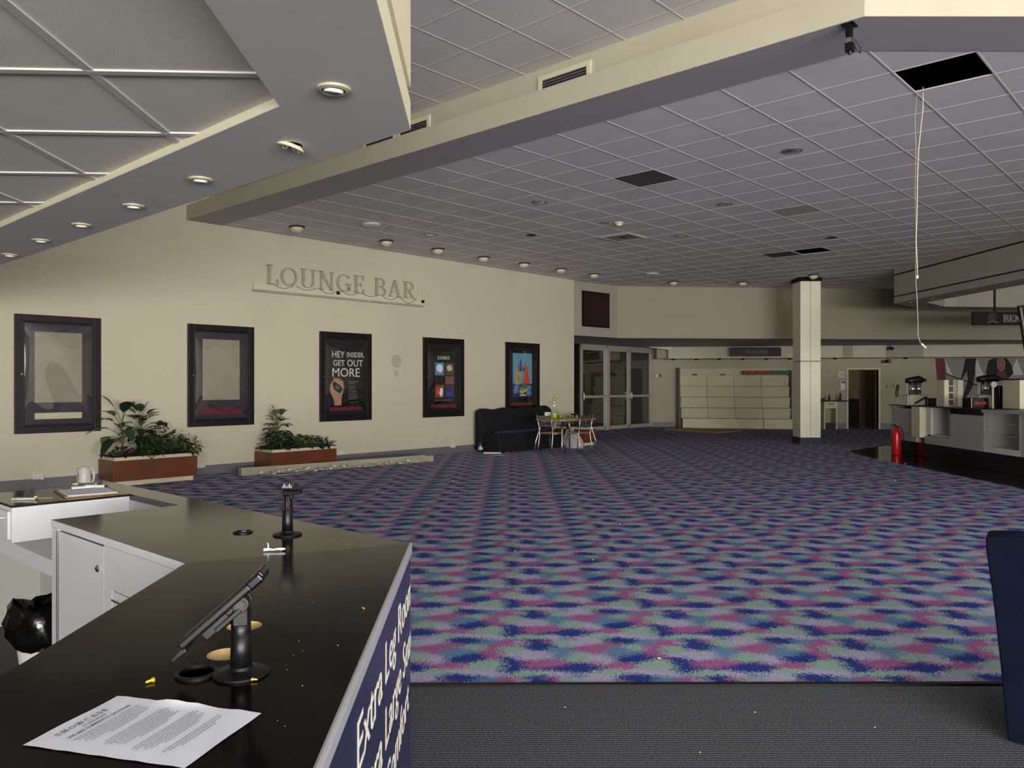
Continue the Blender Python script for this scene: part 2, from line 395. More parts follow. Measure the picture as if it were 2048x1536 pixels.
mb = MB(); mb.prism([(-1.75, 3.965), (7.35, 4.015), (7.35, 4.05), (-1.75, 4.0)], -.004, .005)
struct(mb, 'trim_1', m_black)

# walls
tc_ = Vector((1.61, 20.7, 0)); pc = U.dot(tc_)
WH = 5.3
mb = MB()
mb.prism([tuple(sp(WD, -24)[:2]), tuple(sp(WD, pc)[:2]), tuple(sp(WD+.16, pc)[:2]), tuple(sp(WD+.16, -24)[:2])], 0, WH)
wall = struct(mb, 'wall_left', m_wall)
# skirting in grey along the left wall, and socket-free faint marks
mb = MB(); mb.prism([tuple(sp(WD-.015, -4)[:2]), tuple(sp(WD-.015, pc)[:2]), tuple(sp(WD, pc)[:2]), tuple(sp(WD, -4)[:2])], 0, .15)
struct(mb, 'baseboard_left', m_base)
t, z = wl(793, 720)
mb = MB(TR(wp(t, z, .001), RU)); mb.M = mb.M @ Matrix.Rotation(PI/2, 4, 'X')
mb.cyl((0,0,0), (0,0,.004), .135, 28)
t2, z2 = wl(793, 745); mb.box(-.05, .05, z2-z-.06, z2-z+.06, 0, .004)
struct(mb, 'trim_2', m_disc)
# return and door wall in the recess
SD = 15.43
mb = MB()
mb.prism([tuple(sp(WD+.16, pc)[:2]), tuple(sp(SD+.2, pc)[:2]), tuple(sp(SD+.2, pc-.15)[:2]), tuple(sp(WD+.16, pc-.15)[:2])], 0, WH)
def sx(px, s=SD):
    a = (px-1024)/F; D = s/(V.y+V.x*a); return a*D*U.x+D*U.y
ta, tb, tcx, td, te = sx(1161.5), sx(1211), sx(1216), sx(1257.5), sx(1301.5)
mb.prism([tuple(sp(SD, pc-.1)[:2]), tuple(sp(SD, ta-.35)[:2]), tuple(sp(SD+.12, ta-.35)[:2]), tuple(sp(SD+.12, pc-.1)[:2])], 0, 2.9)
struct(mb, 'wall_recess', m_panel)
# glazed doors, each leaf with its pane
def seg(mb, t0, t1, z0, z1, s0=SD-.03, s1=SD+.03):
    mb.prism([tuple(sp(s0, t0)[:2]), tuple(sp(s0, t1)[:2]), tuple(sp(s1, t1)[:2]), tuple(sp(s1, t0)[:2])], z0, z1)
def leaf(root, t0, t1, hside):
    mb = MB(); w_ = .075
    seg(mb, t0, t0+w_, .02, 2.68); seg(mb, t1-w_, t1, .02, 2.68); seg(mb, t0, t1, 2.60, 2.70); seg(mb, t0, t1, .02, .14); seg(mb, t0, t1, 1.07, 1.15)
    lf = struct(mb, 'door_leaf', m_alu, root)
    mb = MB(); seg(mb, t0+w_, t1-w_, .14, 2.6, SD-.004, SD+.004); struct(mb, 'pane', m_glass, lf)
    mb = MB(); h = t0+.04 if hside < 0 else t1-.04
    seg(mb, h-.05, h+.05, .98, 1.26, SD-.045, SD-.03); 
    mb.tube([sp(SD-.04, h, 1.0), sp(SD-.10, h, 1.02), sp(SD-.10, h, 1.22), sp(SD-.04, h, 1.24)], .016)
    struct(mb, 'handle', m_steel, lf)
r = thing('door_1', None, None, sp(SD, tb), 0, kind='structure')
mb = MB(); seg(mb, ta-.05, ta, 0, 2.78, SD-.05, SD+.06); seg(mb, tb, tb+.05, 0, 2.78, SD-.05, SD+.06); seg(mb, ta-.05, tb+.05, 2.7, 2.78, SD-.05, SD+.06)
struct(mb, 'frame', m_alu, r); leaf(r, ta, tb, -1)
r = thing('door_2', None, None, sp(SD, td), 0, kind='structure')
mb = MB(); seg(mb, tb+.06, tcx, 0, 2.78, SD-.05, SD+.06); seg(mb, te, te+.05, 0, 2.78, SD-.05, SD+.06); seg(mb, tcx, te+.05, 2.7, 2.78, SD-.05, SD+.06)
struct(mb, 'frame', m_alu, r); leaf(r, tcx, td-.005, 1); leaf(r, td+.005, te, -1)
# dark closed panel left of the doors and the corridor behind
mb = MB(); seg(mb, ta-.36, ta-.05, 0, 2.78, SD-.01, SD+.03); struct(mb, 'door_3', m_black)
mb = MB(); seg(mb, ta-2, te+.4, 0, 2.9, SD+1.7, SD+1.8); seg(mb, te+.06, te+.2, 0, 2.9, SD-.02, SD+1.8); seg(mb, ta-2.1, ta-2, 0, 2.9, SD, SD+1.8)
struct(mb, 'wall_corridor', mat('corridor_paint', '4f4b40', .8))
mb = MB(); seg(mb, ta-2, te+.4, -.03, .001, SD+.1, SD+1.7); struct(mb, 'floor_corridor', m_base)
# bulkheads above the recess
B0 = Vector((2.91, 22.0, 0)); B1 = Vector((18.5, 23.3, 0))
mb = MB(); mb.prism([tuple(sp(WD+.04, pc)[:2]), (2.91, 22.0), (3.0, 22.2), tuple(sp(WD+.3, pc)[:2])], 2.78, WH)
struct(mb, 'wall_bulkhead', m_panel)
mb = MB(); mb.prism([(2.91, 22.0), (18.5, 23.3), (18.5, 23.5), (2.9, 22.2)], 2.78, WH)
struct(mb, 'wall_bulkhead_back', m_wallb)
mb = MB(); mb.prism([tuple(sp(WD+.1, pc)[:2]), (2.95, 22.1), (18.5, 23.4), (18.5, 29.5), (4.0, 30), tuple(sp(SD+2, 23)[:2]), tuple(sp(SD+2, pc-.1)[:2])], 2.78, 2.86)
struct(mb, 'ceiling_recess', m_soffit)
# rear wall with a door opening
def rw(x): return 28.3-.187*(x-4.9)
def rbox(mb, x0, x1, o0, o1, z0, z1): mb.prism([(x0, rw(x0)-o0), (x1, rw(x1)-o0), (x1, rw(x1)-o1), (x0, rw(x0)-o1)], z0, z1)
XD0, XD1 = 11.40, 12.34
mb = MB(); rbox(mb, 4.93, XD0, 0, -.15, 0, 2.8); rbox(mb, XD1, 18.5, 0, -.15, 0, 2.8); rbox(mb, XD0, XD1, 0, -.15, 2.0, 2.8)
struct(mb, 'wall_back', mat('rear_wall_paint', 'b5ad96', .75, var=.03))  # cream darkened, the far wall's dimness is put into the colour
mb = MB(); rbox(mb, XD0-.06, XD0, .03, -.16, 0, 2.06); rbox(mb, XD1, XD1+.06, .03, -.16, 0, 2.06); rbox(mb, XD0, XD1, .03, -.16, 2.0, 2.06)
struct(mb, 'door_4', m_wall2)
mb = MB(); rbox(mb, XD0-.6, XD1+.6, -1.5, -1.6, 0, 2.8); rbox(mb, XD0-.6, XD0-.5, -.16, -1.5, 0, 2.8); rbox(mb, XD1-.02, XD1+.02, -.16, -.9, 0, 2.0); rbox(mb, XD0-.6, XD1+.6, -.15, -1.6, 2.8, 2.9)
struct(mb, 'wall_storeroom', mat('brown_boarding', '6d5a40', .8, var=.2, vscale=6))
mb = MB(); rbox(mb, 4.98, 5.75, .02, 0, 0, .17); rbox(mb, 10.75, XD0-.06, .02, 0, 0, .2); rbox(mb, XD1+.06, 14.0, .02, 0, 0, .2)
struct(mb, 'baseboard_back', m_base)
# right wall and window wall behind the camera
mb = MB(); mb.box(18.5, 18.7, -9.2, 29, 0, WH); struct(mb, 'wall_right', m_wall)
mb = MB(); mb.box(-26, 18.7, -9.3, -9.1, 0, .2); mb.box(-26, 18.7, -9.3, -9.1, 4.1, WH)
for a, b in ((-26, -2.2), (2.6, 3.0), (7.8, 8.2), (13.0, 18.7)): mb.box(a, b, -9.3, -9.1, .2, 4.1)
struct(mb, 'wall_windows', m_wall)
for i, wx in enumerate(WX):
    r = thing('window_%d' % (i+1), None, None, (wx, -9.2, .2), 0, kind='structure')
    mb = MB()
    for q in (-2.4, -.8, .8, 2.34): mb.box(wx+q, wx+q+.06, -9.24, -9.16, .2, 4.1)
    for q in (.2, 2.6, 4.04): mb.box(wx-2.4, wx+2.4, -9.24, -9.16, q, q+.06)
    struct(mb, 'frame', m_alu, r)
mb = MB(); mb.prism([(-26, -9.3), (18.7, -9.3), (18.7, 30), (-26, 30)], WH, WH+.1); struct(mb, 'ceiling_slab', m_void)

# ceilings -------------------------------------------------------
def grid(name, z, s0, p0, pitch, smin, smax, pmin, pmax, planes, holes=(), dark=None, tmat=None, frame=None, hgt=.004, bar=.015):
    fr = frame or sp
    a0 = s0+math.floor((smin-s0)/pitch)*pitch; b0 = p0+math.floor((pmin-p0)/pitch)*pitch
    mb = MB(); g = .004
    i = a0
    while i < smax:
        j = b0
        while j < pmax:
            c = fr(i+pitch/2, j+pitch/2)
            hole = any((c-Vector((h[0], h[1], 0))).length < pitch*.48 for h in holes)
            if not hole:
                k = 0
                for d in (dark or []):
                    if (c-Vector((d[0], d[1], 0))).length < pitch*.48: k = d[2]
                mb.k = k
                mb.quad(fr(i+g, j+g, z+hgt), fr(i+g, j+pitch-g, z+hgt), fr(i+pitch-g, j+pitch-g, z+hgt), fr(i+pitch-g, j+g, z+hgt))
            j += pitch
        i += pitch
    o = struct(mb, name, tmat or [m_tile, m_darkt, m_brownt]); clip(o, planes)
    mb = MB(); h = bar/2
    def bx(p): mb.add([tuple(q) for q in p], [(0,1,2,3), (7,6,5,4), (0,4,5,1), (1,5,6,2), (2,6,7,3), (3,7,4,0)])
    i = a0
    while i <= smax:
        bx([fr(i-h, b0, z), fr(i-h, pmax, z), fr(i+h, pmax, z), fr(i+h, b0, z), fr(i-h, b0, z+.012), fr(i-h, pmax, z+.012), fr(i+h, pmax, z+.012), fr(i+h, b0, z+.012)]); i += pitch
    j = b0
    while j <= pmax:
        bx([fr(a0, j-h, z+.0005), fr(a0, j+h, z+.0005), fr(smax, j+h, z+.0005), fr(smax, j-h, z+.0005), fr(a0, j-h, z+.0125), fr(a0, j+h, z+.0125), fr(smax, j+h, z+.0125), fr(smax, j-h, z+.0125)]); j += pitch
    o2 = struct(mb, name+'_grid', m_tbar); clip(o2, planes)
    return o
H1 = (3.75, 6.93)
G = .645
grid('ceiling', ZC, 1.589, 7.325, G, -9.5, 12.78, 6.67, 28, [(sp(0, 6.67), -U), ((0, 6.455, 0), (0, -1, 0)), ((0, 23.3, 0), (0, 1, 0)), ((18.5, 0, 0), (1, 0, 0)), (sp(12.78, 0), V)],
     holes=[H1, (5.80, 16.25)], dark=[(1.81, 10.5, 1), (5.32, 16.65, 1), (4.54, 12.4, 2)])
ZU = 4.835
grid('ceiling_upper', ZU, 5.06, 5.577, .65, -9, 12.78, -18, 6.6, [(sp(0, 6.45), U), ((0, -9.1, 0), (0, -1, 0)), (sp(12.78, 0), V), ((2.733, 0, 0), (1, 0, 0))])
grid('ceiling_side', ZU, 5.06, 5.577, .65, -20, 4.4, -6, 17, [((0, 6.24, 0), (0, 1, 0)), ((0, -9.1, 0), (0, -1, 0)), ((2.733, 0, 0), (-1, 0, 0)), ((18.5, 0, 0), (1, 0, 0))])
# soffit band and cream fascia around the lower ceiling
def cx_(p, D): return ((p-U.y*D)/U.x, D)
def band(mb, p0, p1, D0, D1, z0, z1):
    mb.prism([tuple(sp(WD, p0)[:2]), cx_(p0, D0), cx_(p1, D1), tuple(sp(WD, p1)[:2])], z0, z1)
    mb.prism([cx_(p0, D0), (18.5, D0+.05), (18.5, D1+.05), cx_(p1, D1)], z0, z1)
mb = MB(); band(mb, 6.062, 6.67, 5.852, 6.455, ZC-.002, ZC+.03); struct(mb, 'ceiling_soffit', m_soffit)
mb = MB(); band(mb, 6.06, 6.44, 5.85, 6.23, ZC, ZC+.235); struct(mb, 'trim_3', m_fasc)
mb = MB(); band(mb, 6.45, 6.6, 6.24, 6.39, ZC+.03, WH); struct(mb, 'wall_upper', m_fasc)
mb = MB(); band(mb, 6.665, 6.69, 6.45, 6.475, ZC-.003, ZC+.005); 
# near canopy over the ticket counter -----------------------------
E1 = Vector((math.cos(AA), math.sin(AA), 0)); E2 = Vector((-math.sin(AA), math.cos(AA), 0))
def ab(a, b, z=0): return E1*b+E2*a+Vector((0, 0, z))       # a forward, b right
K = Vector((-.366, 2.875, 0)); pK = U.dot(K); bK = E1.dot(K)
ZN = 2.417
def corner(p, b):            # point on both U.P=p and E1.P=b
    A = Matrix(((U.x, U.y), (E1.x, E1.y))); r = A.inverted() @ Vector((p, b)); return (r.x, r.y)
CI = Vector((-.766, 2.63, 0)); pI = U.dot(CI); bI = E1.dot(CI)
def ring(mb, po, bo, pi, bi, z0, z1, send=11.0, aend=-3.0):
    A = corner(po, bo); B = corner(pi, bi)
    mb.prism([tuple(sp(send, po)[:2]), A, B, tuple(sp(send, pi)[:2])], z0, z1)
    mb.prism([A, tuple(ab(aend, bo)[:2]), tuple(ab(aend, bi)[:2]), B], z0, z1)
mb = MB(); ring(mb, pK, bK, pI, bI, ZN, ZN+.004); struct(mb, 'ceiling_canopy', m_csoff)
mb = MB(); ring(mb, pK+.001, bK+.001, pK-.05, bK-.05, ZN+.001, ZN+.10)
ring(mb, pK-.022, bK-.022, pK-.07, bK-.07, ZN+.10, ZN+.153); ring(mb, pK+.001, bK+.001, pK-.08, bK-.08, ZN+.153, 3.5)
ring(mb, pI+.012, bI+.012, pI, bI, ZN+.002, ZN+.035)
ring(mb, pK-.05, bK-.05, pI+.01, bI+.01, ZN+.03, ZN+.06)
struct(mb, 'trim_4', m_wall2)
grid('ceiling_kiosk', ZN+.028, 2.475, -1.17, .6, -3.2, 12, -12, .2, [(sp(0, pI), U), (ab(0, bI), E1), (sp(10.9, 0), V)], tmat=m_ctile, frame=ab, hgt=.006, bar=.03)
mb = MB(); P = [tuple(sp(11.2, pK-.1)[:2]), corner(pK-.1, bK-.1), tuple(ab(-3, bK-.1)[:2]), tuple(sp(11.2, -4)[:2])]
mb.prism(P, 3.45, 3.5); struct(mb, 'ceiling_canopy_top', m_void)
# concession canopy, a ring of fascia with a band underneath -------
mb = MB(); Z0, Z1 = 3.39, ZC
def loop(mb, w0, w1, z0, z1):
    o = [(9.35, 9.0), (8.90, 18.6), (10.25, 20.0), (18.5, 20.75)]; i_ = [(9.97, 9.0), (9.52, 18.35), (10.5, 19.38), (18.5, 20.1)]
    g = lambda k, w_: (o[k][0]+(i_[k][0]-o[k][0])*w_/.62, o[k][1]+(i_[k][1]-o[k][1])*w_/.62)
    for k in range(3): mb.prism([g(k, w0), g(k+1, w0), g(k+1, w1), g(k, w1)], z0, z1)
loop(mb, 0, .62, Z0, Z1); struct(mb, 'ceiling_concession', m_panel)
mb = MB(); loop(mb, -.012, .0, Z0+.14, Z0+.165); loop(mb, -.012, .0, Z1-.17, Z1-.14); struct(mb, 'trim_5', m_void)

# pillar
r = thing('pillar', 'square cream clad pillar with dark seams and a navy base, standing on the carpet', 'pillar', (7.515, 20.37, 0))
mb = MB()
for a, b in ((7.26, 7.511), (7.519, 7.77)):
    for z0, z1 in ((.16, 2.08), (2.095, 4.1)): mb.box(a, b, 20.1, 20.64, z0, z1)
mb.build('cladding', m_pill, r, bevel=.004)
MB().box(7.28, 7.75, 20.115, 20.625, .1, 4.12).build('core', m_void, r)
MB().box(7.24, 7.79, 20.08, 20.66, 0, .165).build('base', m_laptop, r)
MB().box(7.23, 7.80, 20.07, 20.67, 4.115, 4.2).build('cap', m_void, r)

# ================================================================== TICKET COUNTER
CT = .928
K5 = Vector((-1.045, 2.552, 0)); bI5 = E1.dot(K5); pI5 = 1.182
KI = corner(pI5, bI5); KO = (K.x, K.y)
AN = -.45                                    # near end of the arm beside the camera
HOLES = [(fl(453, 1306, CT), .04), (fl(489, 1250, CT), .04), (fl(393, 1347, CT), .034)]
def top_with_holes(name, poly, holes, z0, z1, m, parent, mh):
    bm = bmesh.new(); inv = PM(parent).inverted(); es = []
    def lp(pts, z): 
        vs = [bm.verts.new((p[0], p[1], z)) for p in pts]; return vs, [bm.edges.new((vs[i], vs[(i+1) % len(vs)])) for i in range(len(vs))]
    circ = [[(c.x+r_*math.cos(2*PI*i/28), c.y+r_*math.sin(2*PI*i/28)) for i in range(28)] for c, r_ in holes]
    rings = {}
    for z in (z1, z0):
        allv = []; e = []
        for pts in [poly]+circ:
            v_, e_ = lp(pts, z); allv.append(v_); e += e_
        bmesh.ops.triangle_fill(bm, edges=e, use_beauty=True, use_dissolve=False); rings[z] = allv
    for k in range(len(rings[z1])):
        a, b = rings[z1][k], rings[z0][k]; n = len(a)
        for i in range(n):
            f = bm.faces.new((a[i], a[(i+1) % n], b[(i+1) % n], b[i])); f.material_index = 1 if k else 0
    bmesh.ops.recalc_face_normals(bm, faces=bm.faces[:])
    me = bpy.data.meshes.new(name); bm.to_mesh(me); bm.free(); me.transform(inv)
    me.materials.append(m); me.materials.append(mh)
    o = bpy.data.objects.new(name, me); C.objects.link(o); o.parent = parent; return o
# arm along the camera side
ra = thing('ticket_counter', 'black topped ticket counter in the foreground with a navy seating advert on its side', 'counter', ab(1.2, (bK+bI5)/2), 0)
polyA = [KO, tuple(ab(AN, bK)[:2]), tuple(ab(AN, bI5)[:2]), KI]
top_with_holes('worktop', polyA, HOLES, CT-.03, CT, m_topA, ra, m_hole)
mb = MB(); mb.prism([corner(pK-.02, bK-.02), tuple(ab(AN+.02, bK-.02)[:2]), tuple(ab(AN+.02, bK-.05)[:2]), corner(pK-.05, bK-.05)], 0, CT-.031)
mb.prism([tuple(ab(AN+.02, bK-.05)[:2]), tuple(ab(AN+.02, bI5+.03)[:2]), tuple(ab(AN+.05, bI5+.03)[:2]), tuple(ab(AN+.05, bK-.05)[:2])], 0, CT-.031)
mb.prism([corner(pI5+.02, bI5+.03), tuple(ab(AN+.05, bI5+.03)[:2]), tuple(ab(AN+.05, bI5+.05)[:2]), corner(pI5+.03, bI5+.05)], .6, CT-.031)
mb.build('carcass', m_white, ra)
mb = MB(); mb.prism([tuple(ab(AN, bI5+.05)[:2]), tuple(ab(AN, bK-.05)[:2]), corner(pK-.05, bK-.05), corner(pI5+.05, bI5+.05)], CT-.09, CT-.07)
mb.build('under_board', m_hole, ra)
mb = MB(); mb.prism([tuple(ab(AN, bK-.019)[:2]), tuple(ab(AN, bK)[:2]), (K.x, K.y), corner(pK-.019, bK-.019)], .06, CT-.032)
pn = mb.build('advert_panel', m_signblue, ra)
mb = MB(); mb.tube([ab(AN, bK+.001, CT-.004), ab(E2.dot(K), bK+.001, CT-.004)], .007, 8); mb.prism([tuple(ab(AN, bK-.002)[:2]), tuple(ab(AN, bK+.006)[:2]), tuple(ab(E2.dot(K), bK+.006)[:2]), tuple(ab(E2.dot(K), bK-.002)[:2])], CT-.034, CT-.008)
mb.build('metal_edging', mat('silver_trim', 'c4c6cc', .3, .35), ra)
aK = E2.dot(K)
# section running away to the left
rb = thing('service_counter', 'dusty black counter section angled away to the left, with white cabinet doors below', 'counter', sp(3.1, 1.5), 0)
for txt, zb in (('Extra Leg Room', .712), ('Extra Large Seats', .540), ('Extra Comfort', .368)):
    a0 = 1.60
    for wd_ in txt.split():
        tm = text_mb(wd_, .160, Matrix.Identity(4), ext=.0003, xs=1.27)
        bm = bmesh.new(); me = bpy.data.meshes.new('x'); me.from_pydata(tm.v, [], tm.f); bm.from_mesh(me)
        xc = aK-a0; xmax = max(v.x for v in tm.v)
        if xc > 0: bmesh.ops.bisect_plane(bm, geom=bm.verts[:]+bm.edges[:]+bm.faces[:], plane_co=(xc, 0, 0), plane_no=(1, 0, 0), dist=1e-5)
        mb = MB(); bm.verts.ensure_lookup_table(); vs = []
        for v in bm.verts:
            x = v.co.x
            if x <= xc+1e-4: vs.append(ab(a0+x, bK+.0006+v.co.z, zb+v.co.y))
            else: vs.append(Vector((K.x, K.y, 0))+V*(x-xc)+U*(.0006+v.co.z)+Vector((0, 0, zb+v.co.y)))
        mb.add(vs, [[q.index for q in f.verts] for f in bm.faces]); mb.build('lettering', m_txt, ra if xc > 0 else rb); bm.free(); bpy.data.meshes.remove(me)
        a0 += xmax+.058

sT, sE, sB, pB, pS = 3.722, 4.86, 4.29, 1.19, 1.732
mb = MB(); mb.prism([KO, tuple(sp(sT, pK)[:2]), tuple(sp(sT, pI5)[:2]), KI], CT-.0305, CT-.0005)
mb.build('worktop', m_topB, rb)
mb = MB(); mb.prism([(K.x, K.y), tuple(sp(sT, pK)[:2]), tuple(sp(sT, pK-.019)[:2]), corner(pK-.019, bK-.019)], .0, CT-.031)
mb.build('advert_panel', m_signblue, rb)
mb = MB(); mb.prism([tuple(sp(sT-.001, pI5+.02)[:2]), tuple(sp(sT-.001, pS)[:2]), tuple(sp(sT-.03, pS)[:2]), tuple(sp(sT-.03, pI5+.02)[:2])], 0, CT-.031)
mb.build('carcass', m_white, rb)
def fp(mb, s0, s1, z0, z1, o0=0, o1=.018):     # piece on the operator side front of the v section
    mb.prism([tuple(sp(s0, pI5+o0)[:2]), tuple(sp(s1, pI5+o0)[:2]), tuple(sp(s1, pI5+o1)[:2]), tuple(sp(s0, pI5+o1)[:2])], z0, z1)
mb = MB(); fp(mb, 2.5, sT, CT-.03, CT-.001, -.004, .0); mb.build('edge_strip', m_white, rb)
for q_ in ((3.655, sT, 0), (3.09, 3.16, 0), (2.55, 3.09, .74)): mb = MB(); fp(mb, q_[0], q_[1], q_[2], CT-.033); mb.build('face_frame', m_white, rb)
mb = MB(); fp(mb, 3.165, 3.645, .08, CT-.04, .001, .02); d = mb.build('door', m_white, rb, bevel=.002)
mb = MB(); c = sp(3.21, pI5-.0, .80); mb.lathe([(.012, 0), (.014, .006), (.008, .012), (0, .013)], 16, c, -U); mb.build('lock', m_chrome, d)
mb = MB(); mb.tube([sp(3.65, pI5-.003, .08), sp(3.65, pI5-.003, CT-.04)], .004, 6); mb.build('hinge', m_steel, d)
mb = MB(); fp(mb, 2.55, 3.085, .54, .735, .002, .02); d = mb.build('drawer', m_white, rb, bevel=.002)
mb = MB(); mb.lathe([(.012, 0), (.014, .006), (.006, .01), (0, .01)], 16, sp(2.99, pI5, .665), -U); mb.build('lock', m_chrome, d)
mb = MB(); mb.tube([sp(2.93, pI5, .61), sp(2.93, pI5-.03, .605), sp(2.80, pI5-.03, .605), sp(2.80, pI5, .61)], .008, 8); mb.build('handle', m_chrome, d)
mb = MB(); fp(mb, 2.5, 3.085, .70, .706, -.004, 0); mb.build('groove', m_steel, d)
mb = MB(); fp(mb, 2.55, 3.085, .30, .53, .002, .02); mb.build('drawer', m_white, rb, bevel=.002)
# low desk with the raised drawer box
ld = thing('low_desk', 'low dark desk with white edge filling the gap at the far left of the counter', 'desk', sp(4.3, 1.45), 0)
mb = MB(); mb.prism([tuple(sp(sT, pB+.005)[:2]), tuple(sp(5.7, pB+.005)[:2]), tuple(sp(5.7, pS)[:2]), tuple(sp(sT, pS)[:2])], .722, .75); mb.build('desktop', m_topB, ld)
mb = MB(); mb.prism([tuple(sp(sT, pK)[:2]), tuple(sp(sE, pK)[:2]), tuple(sp(sE, pS)[:2]), tuple(sp(sT, pS)[:2])], CT-.0305, CT-.0005); mb.build('ledge_top', m_topB, ld)
mb = MB(); mb.prism([tuple(sp(sT+.001, pK)[:2]), tuple(sp(sE, pK)[:2]), tuple(sp(sE, pS+.001)[:2]), tuple(sp(sT+.001, pS+.001)[:2])], 0, CT-.031); mb.build('back_panel', m_white, ld)
mb = MB(); mb.prism([tuple(sp(sT, pB)[:2]), tuple(sp(5.7, pB)[:2]), tuple(sp(5.7, pB+.005)[:2]), tuple(sp(sT, pB+.005)[:2])], .68, .75); mb.build('edge_strip', m_white, ld)
mb = MB(); mb.prism([tuple(sp(4.86, pS)[:2]), tuple(sp(6.2, pS)[:2]), tuple(sp(6.2, pS+.03)[:2]), tuple(sp(4.86, pS+.03)[:2])], 0, .72)
mb.prism([tuple(sp(5.67, pB+.02)[:2]), tuple(sp(5.7, pB+.02)[:2]), tuple(sp(5.7, pS)[:2]), tuple(sp(5.67, pS)[:2])], 0, .72); mb.build('side_panel', mat('grey_laminate', 'aeada8', .5), ld)
db = thing('drawer_box', 'white raised box with dark top and small drawer, standing on the low desk', 'drawer unit', sp(4.6, 1.46, .75), 0)
mb = MB(); mb.prism([tuple(sp(sB, pB)[:2]), tuple(sp(sE, pB)[:2]), tuple(sp(sE, pS-.001)[:2]), tuple(sp(sB, pS-.001)[:2])], .7505, CT-.012); mb.build('carcass', m_white, db)
mb = MB(); mb.prism([tuple(sp(sB+.004, pB)[:2]), tuple(sp(sE, pB)[:2]), tuple(sp(sE, pS)[:2]), tuple(sp(sB+.004, pS)[:2])], CT-.012, CT-.001); mb.build('top', m_topB, db)
mb = MB(); mb.prism([tuple(sp(sB+.02, pB-.012)[:2]), tuple(sp(sE, pB-.012)[:2]), tuple(sp(sE, pB)[:2]), tuple(sp(sB+.02, pB)[:2])], .765, CT-.03); dd = mb.build('drawer', m_white, db, bevel=.002)
mb = MB(); mb.tube([sp(sB+.10, pB-.012, .86), sp(sB+.10, pB-.045, .855), sp(sB+.26, pB-.045, .855), sp(sB+.26, pB-.012, .86)], .005, 8); mb.build('handle', m_chrome, dd)

# ---------------- things on the counter
def terminal(name, label, x, y, rz, full=True):
    t = thing(name, label, 'card terminal stand', (x, y, CT), rz)
    M0 = TR((x, y, CT), rz)
    mb = MB(M0); mb.lathe([(.054, 0), (.0545, .003), (.053, .0055), (.030, .0095), (.024, .012), (.0215, .018)], 40); mb.build('base', m_black, t, bevel=.0006)
    hh = .112 if full else .150
    mb = MB(M0); mb.lathe([(.0205, .016), (.0198, .05), (.0196, hh*.72), (.0190, hh*.722), (.0192, hh*.73), (.0188, hh)], 28); mb.build('pole', m_black, t, smooth=True)
    if full:
        mb = MB(M0)
        for s in (-1, 1):     # joint cheeks
            mb.prism([(-.012, s*.017-.004), (.016, s*.017-.004), (.016, s*.017+.004), (-.012, s*.017+.004)], hh-.012, hh+.028)
            mb.cyl((.002, s*.013, hh+.03), (.002, s*.022, hh+.03), .017, 20)
        mb.box(-.012, .016, -.012, .012, hh-.01, hh+.02)
        j = mb.build('joint', m_black, t, bevel=.002)
        MB(M0).cyl((.002, -.0225, hh+.03), (.002, -.0245, hh+.03), .0095, 18)  .build('bolt', m_bolt, j, smooth=False)
        T = M0 @ Matrix.Translation((.004, 0, hh+.034)) @ Matrix.Rotation(math.radians(-41), 4, 'Y')
        mb = MB(T); mb.box(-.135, .038, -.040, .040, .006, .022); mb.build('backplate', m_black, t, bevel=.005, seg=3)
        mb = MB(T); mb.box(.030, .066, -.036, .036, .004, .024); mb.box(.060, .070, -.030, .030, .008, .026); mb.build('top_clip', m_blackg, t, bevel=.006, seg=3)
        mb = MB(T); mb.add([(-.162,-.034,.000),(-.130,-.034,-.002),(-.130,.034,-.002),(-.162,.034,.000),(-.166,-.034,.007),(-.130,-.034,.012),(-.130,.034,.012),(-.166,.034,.007)], [(0,3,2,1),(4,5,6,7),(0,1,5,4),(1,2,6,5),(2,3,7,6),(3,0,4,7)]); mb.build('lower_lip', m_black, t, bevel=.002)
        mb = MB(T); mb.box(-.095, -.035, -.022, .022, -.012, .006); mb.box(-.06, -.012, -.016, .016, -.005, .006); mb.box(-.07, -.01, -.026, -.022, -.014, -.004); mb.build('cable_clamp', m_black, t, bevel=.002)
    else:
        mb = MB(M0)
        for x in (-.012, .0): mb.box(x, x+.004, -.0205, -.0165, .098, .150)
        mb.box(.006, .013, -.0205, -.016, .10, .150)
        mb.box(-.022, -.014, -.014, .014, .14, .170); mb.box(.014, .020, -.014, .014, .14, .165)
        mb.build('joint', m_black, t, bevel=.001)
        T = M0 @ Matrix.Translation((0, 0, .163)) @ Matrix.Rotation(math.radians(8), 4, 'X')
        mb = MB(T); mb.box(-.018, .050, -.02, .03, -.006, .004); mb.box(-.01, .046, -.024, -.018, .004, .008); mb.box(-.044, .03, .02, .045, .008, .018); mb.build('backplate', m_black, t, bevel=.003)
        mb = MB(T); mb.box(-.018, .02, -.012, .022, .018, .026); mb.cyl((-.012, 0, .02), (-.012, 0, .032), .004, 8); mb.cyl((.008, 0, .02), (.008, 0, .032), .004, 8); mb.build('mount_bracket', m_steel, t, bevel=.001)
    return t
q = fl(482, 1346, CT); terminal('card_terminal_stand', 'black pole stand tilting an empty card reader holder, nearest on the counter', q.x, q.y, math.radians(8))
q = fl(575, 1068, CT); terminal('card_terminal_stand', 'black pole stand with a bare open bracket on top, farther along the counter', q.x, q.y, math.radians(0), False)
def grommet(label, q, r, z=CT, thick=.006, wide=.008, m=m_black):
    mb = MB(TR((q.x, q.y, z))); mb.lathe([(r, 0), (r, thick*.6), (r-.002, thick), (r-wide, thick), (r-wide, -.0), (r, 0)], 36)
    return tag(mb.build('cable_grommet', m, smooth=False), label, 'cable grommet')
grommet('round black cable grommet ring let into the counter beside the nearer terminal base', HOLES[2][0], .041)
q = fl(486, 1063, CT)
